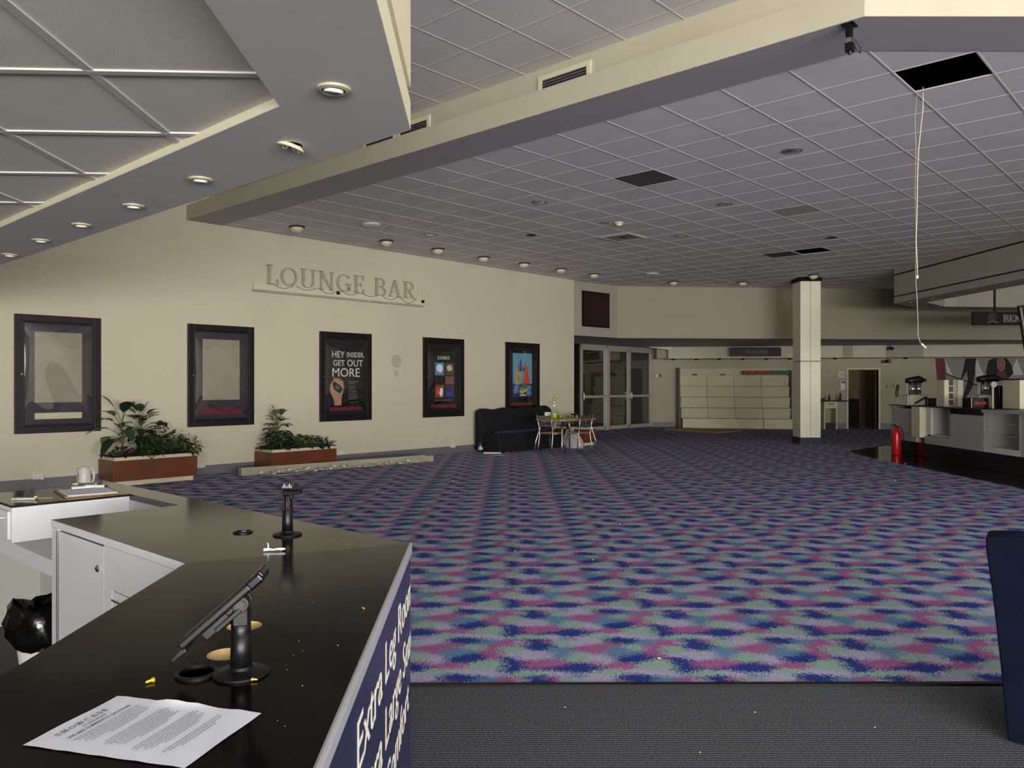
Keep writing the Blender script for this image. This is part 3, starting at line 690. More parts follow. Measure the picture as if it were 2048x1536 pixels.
g = thing('cable_grommet', 'small black cable grommet with a grey flap in the dusty counter section', 'cable grommet', (q.x, q.y, CT))
mb = MB(TR((q.x, q.y, CT))); mb.lathe([(.037, 0), (.037, .003), (.034, .005), (.026, .005), (.026, .001), (0, .001)], 32); mb.build('ring', m_black, g)
mb = MB(TR((q.x, q.y, CT))); mb.box(-.008, .010, .006, .026, .001, .0045); mb.build('flap', m_steel, g)
# knotted paper strip
q = fl(545, 1101, CT); M0 = TR((q.x, q.y, CT), .08)
mb = MB(M0); mb.tube([(-.03, 0, .006), (-.012, .003, .007), (.005, .0, .006), (.012, .002, .008), (.03, .004, .007), (.042, .004, .008)], [.006, .005, .003, .0035, .005, .003], 6); mb.tube([(-.016, 0, .008), (-.014, .002, .02), (-.018, .002, .03)], [.003, .002, .002], 6)
tag(mb.build('paper_twist', m_paper, smooth=True), 'small white twisted paper tie lying near the seam of the counter', 'paper twist')
for k, (x, y, l) in enumerate(((303, 1363, 'yellow wall plug lying on the counter above the printed notice'), (728, 1218, 'tiny yellow peg lying alone near the right edge of the counter'), (508, 1361, 'yellow scrap peeping from under the nearer terminal base'))):
    q = fl(x, y, CT); mb = MB(TR((q.x, q.y, CT), 1+k))
    s = (1, .5, .6)[k]; mb.tube([(-.012*s, 0, .004), (0, 0, .0045), (.004, 0, .004)], [.002*s, .003*s, .006*s], 8); mb.cyl((0, 0, .004), (.008*s, .007*s, .005), .0025*s, 8)
    tag(mb.build('wall_plug', m_yellow, smooth=True), l, 'wall plug')
# crumbs on the counter top
for k in range(14):
    x = random.uniform(560, 760); y = random.uniform(1150, 1500)
    if x > 1024-(y-767)*.64-12: x -= 90
    q = fl(x, y, CT); r_ = random.uniform(.0007, .0016)
    mb = MB(TR((q.x, q.y, CT))); mb.lathe([(r_, 0), (r_, r_*.6), (0, r_)], 6)
    tag(mb.build('crumb', m_beige), 'pale crumb on the black counter top', 'crumb', 'crumbs scattered on the black counter top')
# printed notice
pc0 = fl(45, 1490, CT); pa = fl(235, 1392, CT); pb = fl(522, 1427, CT)
ex = (pa-pc0).normalized(); ey = (pb-pa); ey = (ey-ex*ey.dot(ex)).normalized()
nt_ = thing('printed_notice', 'white printed closure notice lying on the counter in the front left corner', 'notice', pc0+ex*.105+ey*.148, 0)
PW, PH = (pa-pc0).length, (pb-pa).length
def pg(x, y, z): return pc0+ex*x+ey*y+Vector((0, 0, z))
mb = MB(); n = 14
def curl(i, j):
    return .0012+.006*max(0, (i/n)-.75)*abs(math.sin(j*.9))+.0012*math.sin(j*1.1+i*.3)**2+ (.004 if (i == n and j in (5, 6, 7, 8)) else 0)
vs = [pg(PW*i/n, PH*j/n, curl(i, j)) for i in range(n+1) for j in range(n+1)]
mb.add(vs, [(i*(n+1)+j, i*(n+1)+j+1, (i+1)*(n+1)+j+1, (i+1)*(n+1)+j) for i in range(n) for j in range(n)])
mb.build('sheet', m_paper, nt_, smooth=True)
Mp = Matrix(((ex.x, -ey.x, 0, pc0.x), (ex.y, -ey.y, 0, pc0.y), (0, 0, 1, CT+.0042), (0, 0, 0, 1)))
mb, _ = serif_mb('SHOWCASE', .0105, Mp @ Matrix.Translation((.036, -.034, 0)), .0001, 1.25, .28); mb.build('heading', m_ink, nt_)
text_mb('CINEMAS', .0085, Mp @ Matrix.Translation((PW/2, -.046, 0)), .0001, align='CENTER', space=1.6).build('heading', m_ink, nt_)
text_mb('WE ARE CURRENTLY ON PAUSE', .0095, Mp @ Matrix.Translation((PW/2, -.0585, 0)), .0001, align='CENTER', xs=1.0).build('heading', m_ink, nt_)
mb = MB(Mp); y = .068
for blk in (6, 7, 6, 3):
    for k in range(blk):
        wd = random.uniform(.125, .15) if k < blk-1 else random.uniform(.05, .09)
        x = PW/2-wd/2
        while x < PW/2+wd/2:
            l = random.uniform(.003, .008); mb.box(x, x+l, -y-.0016, -y, 0, .0001); x += l+.0016
        y += .0068
    y += .012
mb.build('body_text', mat('ink_grey', '6f7486', .8), nt_)
# clipboard
cc_ = fl(190, 984, CT); Mc = TR((cc_.x-.06, cc_.y+.03, CT), RU+PI/2-.16)
cb = thing('clipboard', 'wooden clipboard with blank white paper on the raised box at the left', 'clipboard', Mc.translation, 0)
MB(Mc).box(-.18, .17, -.13, .13, 0, .006).build('board', m_ply, cb, bevel=.002)
MB(Mc).box(-.165, .13, -.115, .115, .0062, .009).build('paper', m_paper, cb)
mb = MB(Mc); mb.box(.12, .16, -.05, .05, .009, .016); mb.cyl((.15, -.05, .016), (.15, .05, .016), .006, 10); mb.build('clip', m_steel, cb)
def pen(label, p, rz, l, cap, body, z=CT+.009):
    t = thing('marker_pen', label, 'pen', (p.x, p.y, z), rz); M = TR((p.x, p.y, z), rz)
    mb = MB(M); mb.cyl((-l/2+.03, 0, .007), (l/2-.012, 0, .007), .007, 12); mb.build('barrel', body, t, smooth=False)
    mb = MB(M); mb.cyl((-l/2, 0, .007), (-l/2+.03, 0, .007), .0045, 12, .0078); mb.build('cap', cap, t)
    mb = MB(M); mb.cyl((l/2-.012, 0, .007), (l/2, 0, .007), .0075, 12, .006); mb.build('end_plug', cap, t)
pen('white barrelled marker with dark cap lying on the clipboard paper', fl(186, 976, CT), -.05, .16, m_signblue, m_whitep)
pen('thin silver pen with a pale round end on the far edge of the clipboard', fl(170, 972, CT), .10, .13, m_cream, m_steel)
q = fl(50, 997, CT); M = TR((q.x, q.y, CT), .1)
cs = thing('plastic_case', 'flat clear plastic case lying on the dark box top at the far left edge', 'case', (q.x, q.y, CT))
MB(M).box(-.055, .055, -.02, .02, 0, .010).build('case', m_bagw, cs, bevel=.002); MB(M).cyl((.05, 0, .010), (.05, 0, .016), .006, 12).build('stud', m_cream, cs)
q = fl(78, 996, CT); mb = MB(TR((q.x, q.y, CT), .1)); mb.tube([(-.05, 0, .003), (.06, .012, .003)], .0025, 6); tag(mb.build('wooden_stirrer', m_ply), 'thin wooden stirrer beside the plastic case on the box top', 'stirrer')
# bin with bag in the kneehole
bx_, by_ = -2.37, 4.05
bn = thing('waste_bin', 'white waste bin lined with a crumpled black bag under the low desk', 'bin', (bx_, by_, 0))
mb = MB(TR((bx_, by_, 0))); mb.lathe([(.10, 0), (.13, .25), (.132, .25), (.132, .262), (.12, .262), (.12, .25), (.10, .01)], 28); mb.build('bin', m_whitep, bn, smooth=False)
mb = MB(TR((bx_, by_, .0))); nn = 34; prof = [(.134, .19), (.15, .20), (.165, .25), (.165, .31), (.15, .37), (.13, .41), (.11, .395), (.09, .33), (0, .28)]; vs = []
for (r_, z) in prof:
    for i in range(nn): 
        a = 2*PI*i/nn; rr = r_*(1+.10*math.sin(a*5+z*23)+random.uniform(-.05, .05)); vs.append((rr*math.cos(a), rr*math.sin(a), z+.016*math.sin(a*3+z*9)+random.uniform(-.008, .008)))
mb.add(vs, [(j*nn+i, j*nn+(i+1) % nn, (j+1)*nn+(i+1) % nn, (j+1)*nn+i) for j in range(len(prof)-1) for i in range(nn)]); mb.build('bag', m_bag, bn, smooth=True)
# kettle and what it stands on
kq = Vector(((168-1024)/F*8.6, 8.6, .40))
mb = MB(TR((kq.x, kq.y, 0), .3)); mb.box(-.17, .17, -.15, .15, 0, .40); tag(mb.build('storage_crate', m_black, bevel=.01), 'black crate mostly hidden behind the counter, carrying the kettle', 'crate')
kt = thing('kettle', 'white jug kettle standing behind the far end of the counter', 'kettle', kq)
M = TR(kq, 0); mb = MB(M); mb.lathe([(.072, 0), (.075, .02), (.068, .12), (.060, .19), (.055, .20), (0, .205)], 24); mb.build('body', m_whitep, kt, smooth=True)
mb = MB(M); mb.tube([(.055, 0, .185), (.085, 0, .195), (.108, 0, .17), (.108, 0, .10), (.095, 0, .05), (.07, 0, .03)], .012, 8); mb.build('handle', m_whitep, kt, smooth=True)
mb = MB(M); mb.prism([(-.085, -.012), (-.055, -.03), (-.055, .03), (-.085, .012)], .165, .198); mb.build('spout', m_whitep, kt); MB(M).lathe([(.045, .2), (.04, .212), (0, .215)], 20).build('lid', m_whitep, kt)
MB(M).box(-.03, -.018, -.078, -.066, .04, .15).build('water_gauge', m_beige, kt)

# ================================================================== LEFT WALL
def wbox(mb, t, z, w_, h, off0, off1):      # a box on the wall, off = distance into the room
    mb.prism([tuple(wp(t-w_/2, 0, off1)[:2]), tuple(wp(t+w_/2, 0, off1)[:2]), tuple(wp(t+w_/2, 0, off0)[:2]), tuple(wp(t-w_/2, 0, off0)[:2])], z-h/2, z+h/2)
def poster(pxl, pxr, label, art):
    t0, t1 = wl(pxl, 767)[0], wl(pxr, 767)[0]; tc = (t0+t1)/2; w_ = (t1-t0); h = 1.70; z0 = .80; zc = z0+h/2
    loc = wp(tc, z0, 0); r = thing('poster_case', label, 'poster case', loc, RU)
    M = TR(loc, RU)                                   # local x right, -y into the room, z up
    a = w_/2
    def ringf(mb, m0, m1, y0, y1):
        for x0, x1, q0, q1 in ((-a+m0, -a+m1, m0, h-m0), (a-m1, a-m0, m0, h-m0), (-a+m1, a-m1, m0, m1), (-a+m1, a-m1, h-m1, h-m0)): mb.box(x0, x1, y0, y1, q0, q1)
    mb = MB(M); ringf(mb, 0, .10, -.045, 0); ringf(mb, .10, .125, -.038, 0); mb.build('frame', m_frame if art == 0 else m_frameb, r, bevel=.006)
    MB(M).cyl((-a+.085, -.045, h*.5), (-a+.085, -.052, h*.5), .012, 12).build('lock', m_steel, r)
    mb = MB(M); mb.box(-a+.12, a-.12, -.012, -.001, .12, h-.12); mb.build('mount', m_mount if art < 2 else m_frameb, r)
    mb = MB(M); nx, nz = 22, 32; vs = []
    rnd = random.Random(int(pxl)); ph = [rnd.uniform(0, 6) for _ in range(4)]; am = [.022, .018, .012, .02, .026][art]
    for i in range(nx+1):
        for k in range(nz+1):
            x = i/nx; zz = k/nz; e = (math.sin(PI*x)*math.sin(PI*zz))**.6
            y = -.034-e*(.034+am*(.5*math.sin(3.1*x+ph[0]+2*zz)+.5*math.sin(4.2*zz+ph[1]-1.5*x)+.25*math.sin(9*x+5*zz+ph[2])))
            vs.append((-a+.11+x*(w_-.22), y, .11+zz*(h-.22)))
    mb.add(vs, [(i*(nz+1)+k, i*(nz+1)+k+1, (i+1)*(nz+1)+k+1, (i+1)*(nz+1)+k) for i in range(nx) for k in range(nz)]); mb.build('acrylic_cover', m_acryl, r, smooth=True)
    def bar_(mat_, x0, x1, q0, q1, name='print', y=.013):
        return MB(M).box(x0, x1, -y-.002, -y, q0, q1).build(name, mat_, r)
    if art == 0:
        bar_(m_beige, -a+.26, a-.26, .44, 1.46, 'backing_board'); bar_(m_cream, -a+.26, a-.26, .20, .29, 'strip')
    elif art == 1:
        bar_(m_beige, -a+.26, a-.26, .44, 1.46, 'backing_board'); bar_(m_redm, -a+.22, a-.22, .20, .30, 'red_strip')
    else: bar_(m_redm, -a+.22, a-.22, .20, .27, 'red_strip')
    up = lambda x, z, y=.017: M @ Matrix.Translation((x, -y, z)) @ Matrix.Rotation(PI/2, 4, 'X')
    def poly(pts, mat_, name='print', y=.017):
        mb = MB(M); mb.prism([(p[0], p[1]) for p in pts], 0, .002)
        mb2 = MB(M); n = len(pts); mb2.add([(p[0], -y-.002, p[1]) for p in pts]+[(p[0], -y, p[1]) for p in pts], [list(range(n)), list(range(n, 2*n))[::-1]]+[(i, n+i, n+(i+1) % n, (i+1) % n) for i in range(n)])
        return mb2.build(name, mat_, r)
    def blob(cx, cz, rx, rz, mat_, seed=0, n=18, wob=.12, **k):
        rr = random.Random(seed); return poly([(cx+rx*(1+rr.uniform(-wob, wob))*math.cos(2*PI*i/n), cz+rz*(1+rr.uniform(-wob, wob))*math.sin(2*PI*i/n)) for i in range(n)], mat_, **k)
    if art == 2:
        bar_(mat('poster_ink', '0a0a0c', .6), -a+.24, a-.24, .40, 1.48, 'poster_sheet', .012)
        for txt, x, z, s_, xs in (('HEY', -.33, 1.22, .17, .95), ('INSIDER,', .02, 1.23, .14, .78), ('GET', -.30, 1.06, .155, .95), ('OUT', .02, 1.055, .18, 1.0), ('MORE', -.33, .85, .24, 1.02)):
            text_mb(txt, s_, up(x, z), .0008, xs=xs).build('headline', m_txt, r)
        mb = MB(M); 
        for k in range(10):
            l = random.uniform(.16, .27); mb.box(.06, .06+l, -.019, -.017, .75-.035*k-(.02 if k > 1 else 0), .762-.035*k-(.02 if k > 1 else 0))
        mb.build('small_print', m_greyt, r)
        text_mb('SHOWCASE', .035, up(.08, .345), .0006, space=1.2).build('small_print', m_greyt, r)
        # hand holding a phone, flat print
        poly([(-.36,.69),(-.31,.77),(-.25,.80),(-.17,.80),(-.10,.76),(-.05,.69),(-.07,.55),(-.10,.46),(-.11,.30),(-.27,.30),(-.27,.40),(-.33,.50),(-.37,.60)], m_pink, 'hand_print')
        poly([(-.31,.72),(-.28,.76),(-.13,.68),(-.08,.60),(-.15,.53),(-.28,.61)], m_frameb, 'phone_print', .020)
        poly([(-.26,.68),(-.23,.70),(-.14,.65),(-.17,.59),(-.25,.62)], m_pgrn, 'phone_print', .0225)
        for k in range(4): blob(-.27+.058*k, .80-.012*k*k*.5, .024, .038, m_pink, k, 12, .04, name='finger_print', y=.024)
    if art == 3:
        bar_(mat('poster_ink2', '0b0b0d', .6), -a+.24, a-.24, .38, 1.44, 'poster_sheet', .012)
        text_mb('FLASHBACK', .11, up(.0, 1.24), .0008, xs=.62, align='CENTER').build('headline', m_txt, r)
        for x0, z0_, c in ((-.25, .90, m_blu), (.05, .90, mat('print_umber', '5a4636', .8)), (-.25, .42, mat('print_rust', '8a4030', .8)), (.05, .42, mat('print_blue', '2b3a6a', .8)), (.05, .70, mat('print_pinkish', '7a5a50', .8))):
            s_ = .26; bar_(c, x0, x0+s_, z0_, z0_+(.27 if z0_ != .70 else .18), 'picture')
        blob(-.12, 1.05, .09, .09, m_paper, 3, name='picture_figure', y=.018); blob(.17, 1.06, .08, .07, m_cream, 4, name='picture_figure', y=.018)
        blob(-.08, .54, .05, .10, m_paper, 5, wob=.3, name='picture_figure', y=.018); blob(-.18, .55, .05, .09, m_orange, 6, name='picture_figure', y=.018)
        blob(.18, .50, .10, .04, mat('print_cobalt', '3247b0', .7), 7, name='picture_figure', y=.018); blob(.18, .62, .07, .04, m_redm, 8, name='picture_figure', y=.018)
        bar_(m_greyt, -.27, .27, .365, .375, 'caption_line', .018); bar_(m_greyt, -.24, .24, .345, .353, 'caption_line', .018)
    if art == 4:
        bar_(mat('print_sky', '6fa3bf', .7), -a+.26, a-.26, .40, 1.45, 'poster_sheet', .012)
        bar_(mat('print_deep', '24306a', .7), -a+.26, a-.26, .40, .72, 'print', .0145)
        poly([(.00, .72), (.06, .95), (.10, 1.15), (.13, 1.18), (.17, 1.10), (.25, .86), (.27, .72)], m_orange, 'cone_print')
        poly([(-.29, 1.0), (-.04, 1.0), (-.06, .92), (-.10, .70), (-.24, .70), (-.26, .90)], m_yellow, 'block_print')
        poly([(-.22, .92), (-.10, .92), (-.10, .74), (-.2, .74)], m_beige, 'block_print', .020)
        for k in range(5): poly([(-.16+.06*k, 1.02), (-.15+.06*k, 1.18+.08*math.sin(k*1.7)), (-.12+.06*k, 1.22+.08*math.sin(k*1.7)), (-.11+.06*k, 1.02)], m_signblue if k % 2 else m_greyt, 'skyline_print', .0155)
        blob(.06, .68, .12, .07, mat('print_olive', '5a6a4a', .7), 2, name='rock_print', y=.021)
        for k, (x, z) in enumerate(((-.22, .64), (.23, .62), (-.25, .54), (.22, .5), (0, .6))): blob(x, z, .09, .06, m_blu, k, name='wave_print', y=.018)
        poly([(-.12, .50), (-.13, .58), (-.04, .55), (.05, .58), (.15, .62), (.16, .54), (.06, .51), (-.02, .47), (-.12, .50)], m_yellow, 'title_band', .023)
        bar_(m_txt, -.10, .12, .43, .46, 'caption_line', .023)
    return r
poster(27.5, 200, 'dark framed poster case with only a plain beige board inside, farthest left on the wall', 0)
poster(374, 506, 'black poster case with beige board and red strip, empty of any poster', 1)
poster(638, 741, 'black poster case reading HEY INSIDER GET OUT MORE with a hand holding a phone', 2)
poster(845, 926, 'black poster case with a FLASHBACK poster of small pictures', 3)
poster(1010, 1077, 'black poster case with a bright blue and orange poster above the dark sofa', 4)

# LOUNGE BAR sign ghost with its rail
ta_, za = wl(504, 576); tb_, zb_ = wl(843, 608)
ls = thing('lounge_bar_sign', 'stripped LOUNGE BAR sign with grimy serif letters and loose cables on the wall', 'sign', wp((ta_+tb_)/2, za-.05, 0), RU)
Mw = TR(wp((ta_+tb_)/2, 0, 0), RU); a = (tb_-ta_)/2; zr = (za+zb_)/2
mb = MB(Mw); mb.box(-a, a, -.06, 0, zr-.005, zr+.10); mb.build('backing_rail', m_wall2, ls)
mb = MB(Mw); mb.box(-a, a, -.065, -.001, zr-.045, zr-.006); mb.build('lower_channel', m_box, ls)
tl, zt0 = wl(527, 568); tr_, zt1 = wl(828, 604); zt = wl(540, 568)[1]
capH = wl(538, 529)[1]-wl(538, 569)[1]
m_ghost = mat('ghost_letter', 'ada590', .85, var=.14, vscale=14)
full, sps = serif_mb('LOUNGE BAR', 1, Matrix.Identity(4)); tot = sps[-1][1]
x0 = tl; kx = (tr_-tl)/tot; hh_ = capH
for ch, (q0, q1) in zip('LOUNGE BAR', sps):
    if ch == ' ': continue
    Ml = Mw @ Matrix.Translation((tl-(ta_+tb_)/2+q0*kx, -.064, zt+.0)) @ Matrix.Rotation(PI/2, 4, 'X') @ Matrix.Scale(kx/hh_, 4, (1, 0, 0))
    mb, _ = serif_mb(ch, hh_, Ml, .0012); mb.build('letter', m_ghost, ls)
rr = random.Random(4)
for k in range(7):
    x = -a+.35+k*(2*a-.5)/7; w_ = (2*a-.5)/7*.9; d_ = rr.uniform(.05, .12)
    mb = MB(Mw); mb.tube([(x+w_*i/8, -.07, zt+.02-d_*math.sin(PI*i/8)) for i in range(9)], .006, 6); mb.build('cable', m_greyt, ls)
for k, x in enumerate((-.12*a, .38*a, .97*a)):
    mb = MB(Mw); mb.box(x, x+.06, -.09, -.066, zt-.06-(.0 if k < 2 else .0), zt+.0); mb.build('bracket', m_black if k != 1 else m_whitep, ls)

# wall sockets
def socket(px, py, label, n=2, plug=False):
    t, z = wl(px, py); r = thing('wall_socket', label, 'socket', wp(t, z-.045, 0), RU); M = TR(wp(t, z, 0), RU)
    MB(M).box(-.075, .075, -.02, 0, -.045, .045).build('plate', m_whitep, r, bevel=.003)
    for x in (-.037, .037): MB(M).box(x-.012, x+.012, -.024, -.02, .008, .03).build('switch', m_cream, r)
    if plug:
        MB(M).box(.015, .06, -.06, -.021, -.05, .0).build('plug', m_whitep, r, bevel=.004)
        MB(M).tube([(.04, -.05, -.05), (.05, -.05, -.15), (.06, -.04, -z+.02)], .004, 6).build('cable', m_beige, r)
socket(76, 950, 'double white wall socket with a plug in it, above the skirting at far left', plug=True)
socket(401, 928, 'white wall socket beside the right end of the larger planter')
socket(680, 903, 'white wall socket just right of the smaller planter')
socket(905, 889, 'white wall socket low on the wall between the light box and the sofa')

# ================================================================== PLANTERS
def leaf(mb, base, d, ln, wd, droop, k):
    d = Vector(d).normalized(); sd = d.cross(Vector((0, 0, 1)))
    if sd.length < .1: sd = Vector((1, 0, 0))
    sd.normalize(); up = sd.cross(d).normalized(); p = Vector(base); mb.k = k; vs = []
    for i, (f, q) in enumerate(((0, .0), (.2, .7), (.5, 1), (.78, .62), (1, 0))):
        c = p+d*(ln*f)+Vector((0, 0, -droop*ln*f*f)); s_ = sd*(wd/2*q)
        vs += [c-s_+up*(wd*.12*q), c, c+s_+up*(wd*.12*q)]
    fs = []
    for i in range(4):
        b = i*3; fs += [(b, b+1, b+4, b+3), (b+1, b+2, b+5, b+4)]
    mb.add(vs, fs)
def plant(name, label, p, kind, h, spread, n, rnd, group=None, mats=None, wid=None):
    t = thing(name, label, 'plant', p, 0, group); f = MB(TR(p)); s = MB(TR(p))
    if kind == 'tall':
        s.tube([(0, 0, 0), (.02, .01, h*.4), (0, -.01, h*.75)], [.02, .017, .01], 7)
        for i in range(n):
            z = h*(.25+.6*(i/n)); a = i*2.4+rnd.uniform(-.3, .3); el = .2+1.0*(i/n)**2+rnd.uniform(-.2, .2)
            d = Vector((math.cos(a)*math.cos(el), math.sin(a)*math.cos(el), math.sin(el)))
            b0 = Vector((0, 0, z)); b1 = b0+d*spread*.45+Vector((0, 0, spread*.12))
            s.tube([b0, (b0+b1)/2+Vector((0, 0, .02)), b1], [.007, .005, .004], 5)
            leaf(f, b1, d*.9+Vector((0, 0, -.1)), spread*rnd.uniform(.7, 1.0), wid or spread*.36, rnd.uniform(.35, .75)*(1-i/n*.5), rnd.choice((0, 0, 1, 1, 2)))
    else:
        for i in range(n):
            a = rnd.uniform(0, 2*PI); rr_ = spread*math.sqrt(rnd.random()); x, y = rr_*math.cos(a), rr_*math.sin(a)*.6
            z = rnd.uniform(.0, 1)*h*(1-.55*(rr_/spread)**2)
            d = Vector((math.cos(a)*.8+rnd.uniform(-.5, .5), math.sin(a)*.8+rnd.uniform(-.6, .3), rnd.uniform(-.3, .9)))
            l = rnd.uniform(.06, .11)*(1.25 if kind == 'broad' else 1)
            leaf(f, (x, y, z), d, l, l*(.62 if kind == 'broad' else .45), rnd.uniform(.1, .6), rnd.choice((0, 0, 1, 1, 1, 2)))
            if i % 5 == 0: s.tube([(x*.2, y*.2, 0), (x*.6, y*.6, z*.6), (x, y, z)], .004, 4)
    for g_ in (f, s):
        for v in g_.v:
            d = V.dot(v)-(WD-.02)
            if d > 0: v.x -= V.x*d; v.y -= V.y*d
    f.build('foliage', mats or m_leaf, t, smooth=True); s.build('stem', m_stem, t); return t
def planter(label, loc, rz, L, Dp, hh, z_bot=.07):
    r = thing('planter', label, 'planter', loc, rz); M = TR(loc, rz)     # origin front left, x along front, y backwards
    MB(M).box(.05, L-.05, .04, Dp-.01, 0, z_bot).build('plinth', m_cream, r)
    MB(M).box(0, L, 0, Dp, z_bot+.001, hh).build('wooden_box', m_wood, r, bevel=.003)
    MB(M).box(.02, L-.05, .02, Dp-.02, hh+.001, hh+.05).build('inner_trough', m_cream, r)
    mb = MB(M); mb.box(.0, L+.01, .01, Dp, hh+.051, hh+.062); mb.build('soil', m_soil, r); return M, hh+.062
rnd = random.Random(12)
q = fl(227, 972.4); M, hz = planter('longer reddish wooden planter below the two empty poster cases, full of mixed plants', q, RU, 1.27, .56, .375)
plant('dumb_cane', 'broad leaved potted plant with large drooping leaves at the left end of the longer planter', M @ Vector((.22, .27, hz)), 'tall', .62, .40, 13, rnd, wid=.17)
plant('rubber_plant', 'tall dark leafy plant second from the left in the longer planter', M @ Vector((.52, .30, hz)), 'tall', .62, .30, 30, rnd, wid=.13)
plant('ivy_bush', 'bushy green plant spilling over the front edge in the middle of the longer planter', M @ Vector((.52, .14, hz-.03)), 'bush', .34, .24, 190, rnd)
plant('umbrella_bush', 'wide leafy plant right of centre in the longer planter', M @ Vector((.86, .26, hz)), 'broad', .46, .32, 230, rnd)
plant('small_leaf_bush', 'low small leaved shrub hanging over the right end of the longer planter', M @ Vector((1.15, .18, hz-.03)), 'bush', .34, .22, 190, rnd)
plant('purple_ground_plant', 'low dark purple plant on the soil under the broad drooping leaves', M @ Vector((.20, .16, hz)), 'broad', .12, .20, 45, rnd, mats=[m_leafr]*3)
t_, z_ = wl(544, 930); q = sp(12.18, 0)+U*(13.58/ (V.y+V.x*-.3006)*0) 
aq = -.3006; Dq = 12.17/(V.y+V.x*aq); q = Vector((aq*Dq, Dq, 0))
M, hz = planter('shorter reddish wooden planter between the empty case and the HEY INSIDER poster', q, RU, 1.31, .56, .335)
plant('rubber_plant', 'upright plant with big rounded leaves at the left of the shorter planter', M @ Vector((.28, .30, hz)), 'tall', .58, .24, 26, rnd, wid=.15)
plant('ivy_bush', 'bushy variegated plant at the foot of the upright plant in the shorter planter', M @ Vector((.26, .20, hz-.04)), 'broad', .36, .30, 240, rnd)
plant('ivy_bush', 'low trailing plant along the right half of the shorter planter', M @ Vector((.88, .24, hz-.01)), 'broad', .20, .42, 210, rnd)
q = Vector((1.78, 19.5, 0)); q0 = q+V*.93
M, hz = planter('reddish planter behind the dining table at the end of the poster wall', q0, RU-PI/2, .93, .45, .40)
plant('ivy_bush', 'dense dark leafy plant in the planter behind the table', M @ Vector((.40, .22, hz)), 'broad', .34, .36, 170, rnd)
plant('ivy_bush', 'thin dark plant at the right end of the planter behind the table', M @ Vector((.78, .22, hz)), 'bush', .26, .2, 60, rnd)

# long light box on the floor, and the cables on it
pA, pB_ = fl(483, 950.3), fl(867.5, 920.6); dr = (pB_-pA).normalized(); rzb = math.atan2(dr.y, dr.x); Lb = (pB_-pA).length
lb = thing('light_box', 'long cream light box trunking lying on the carpet in front of the shorter planter', 'light box', (pA+pB_)/2, rzb)
M = TR(pA, rzb)
MB(M).box(0, Lb*.955, 0, .13, 0, .118).build('trunking', m_box, lb, bevel=.003)
MB(M).box(Lb*.956, Lb, .0, .13, 0, .112).build('end_piece', m_panel, lb, bevel=.003)
MB(M).box(.0, Lb*.955, .01, .12, .1185, .124).build('lid', m_cream, lb)
rr = random.Random(9)
cg = thing('cable_tangle', 'tangle of thin cables with white connectors in front of the long light box', 'cables', M @ Vector((Lb*.45, -.12, 0)), rzb)
for s in range(5):
    pts = []; x = Lb*(.06+.13*s)
    for k in range(26):
        pts.append((x, -.12+rr.uniform(-.09, .085), max(.006, .02+rr.uniform(-.02, .05)))); x += rr.uniform(.02, .062)
    MB(M).tube(pts, .0045, 5).build('cable', m_cream if s % 2 else m_greyt, cg, smooth=True)
MB(M).tube([(.33, -.06, .006), (.45, -.26, .006), (.72, -.32, .006), (1.0, -.2, .006), (1.2, -.08, .006)], .005, 6).build('cable', m_cream, cg, smooth=True)
for k in range(24):
    x = Lb*(.08+.76*k/24)+rr.uniform(-.05, .05); y = -.12+rr.uniform(-.09, .06); zz = rr.uniform(.01, .06)
    MB(M @ TR((x, y, zz), rr.uniform(-1, 1))).box(-.028, .028, -.012, .012, 0, .022).build('connector', m_whitep, cg)

# ================================================================== SOFA, TABLE, CHAIRS
so = thing('sofa', 'dark navy velvet bench sofa against the wall under the bright poster', 'sofa', wp(U.dot(Vector((-.70, 17.76, 0)))+1.2, 0, .32), RU)
t0 = U.dot(Vector((-.70, 17.76, 0))); M = TR(wp(t0, 0, .12), RU)
mb = MB(M); mb.box(.05, 2.42, -.66, -.03, 0, .40); mb.build('base', m_vel, so, bevel=.03, seg=3)
mb = MB(M); n = 20; vs = []
for i in range(n+1):
    x = 2.46*i/n-.02; top = .94+.02*math.sin(i*1.1)*(1 if i not in (0, n) else 0)-(.03 if i in (0, n) else 0)+.03*(i/n)
    for (y, z) in ((-.22, .38), (-.26, .55), (-.17, top-.05), (-.12, top), (-.04, top), (-.015, top-.04), (-.015, .05), (-.15, .05)): vs.append((x, y, z))
mb.add(vs, [(i*8+k, (i+1)*8+k, (i+1)*8+(k+1) % 8, i*8+(k+1) % 8) for i in range(n) for k in range(8)]+[tuple(range(8)), tuple(n*8+k for k in range(8))[::-1]])
mb.build('backrest', m_vel, so, smooth=True)
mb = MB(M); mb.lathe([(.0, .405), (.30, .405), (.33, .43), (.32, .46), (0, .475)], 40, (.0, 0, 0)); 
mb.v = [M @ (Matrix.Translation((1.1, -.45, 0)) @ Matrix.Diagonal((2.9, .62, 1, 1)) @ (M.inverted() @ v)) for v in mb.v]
mb.build('seat_cushion', m_velseat, so, smooth=True)
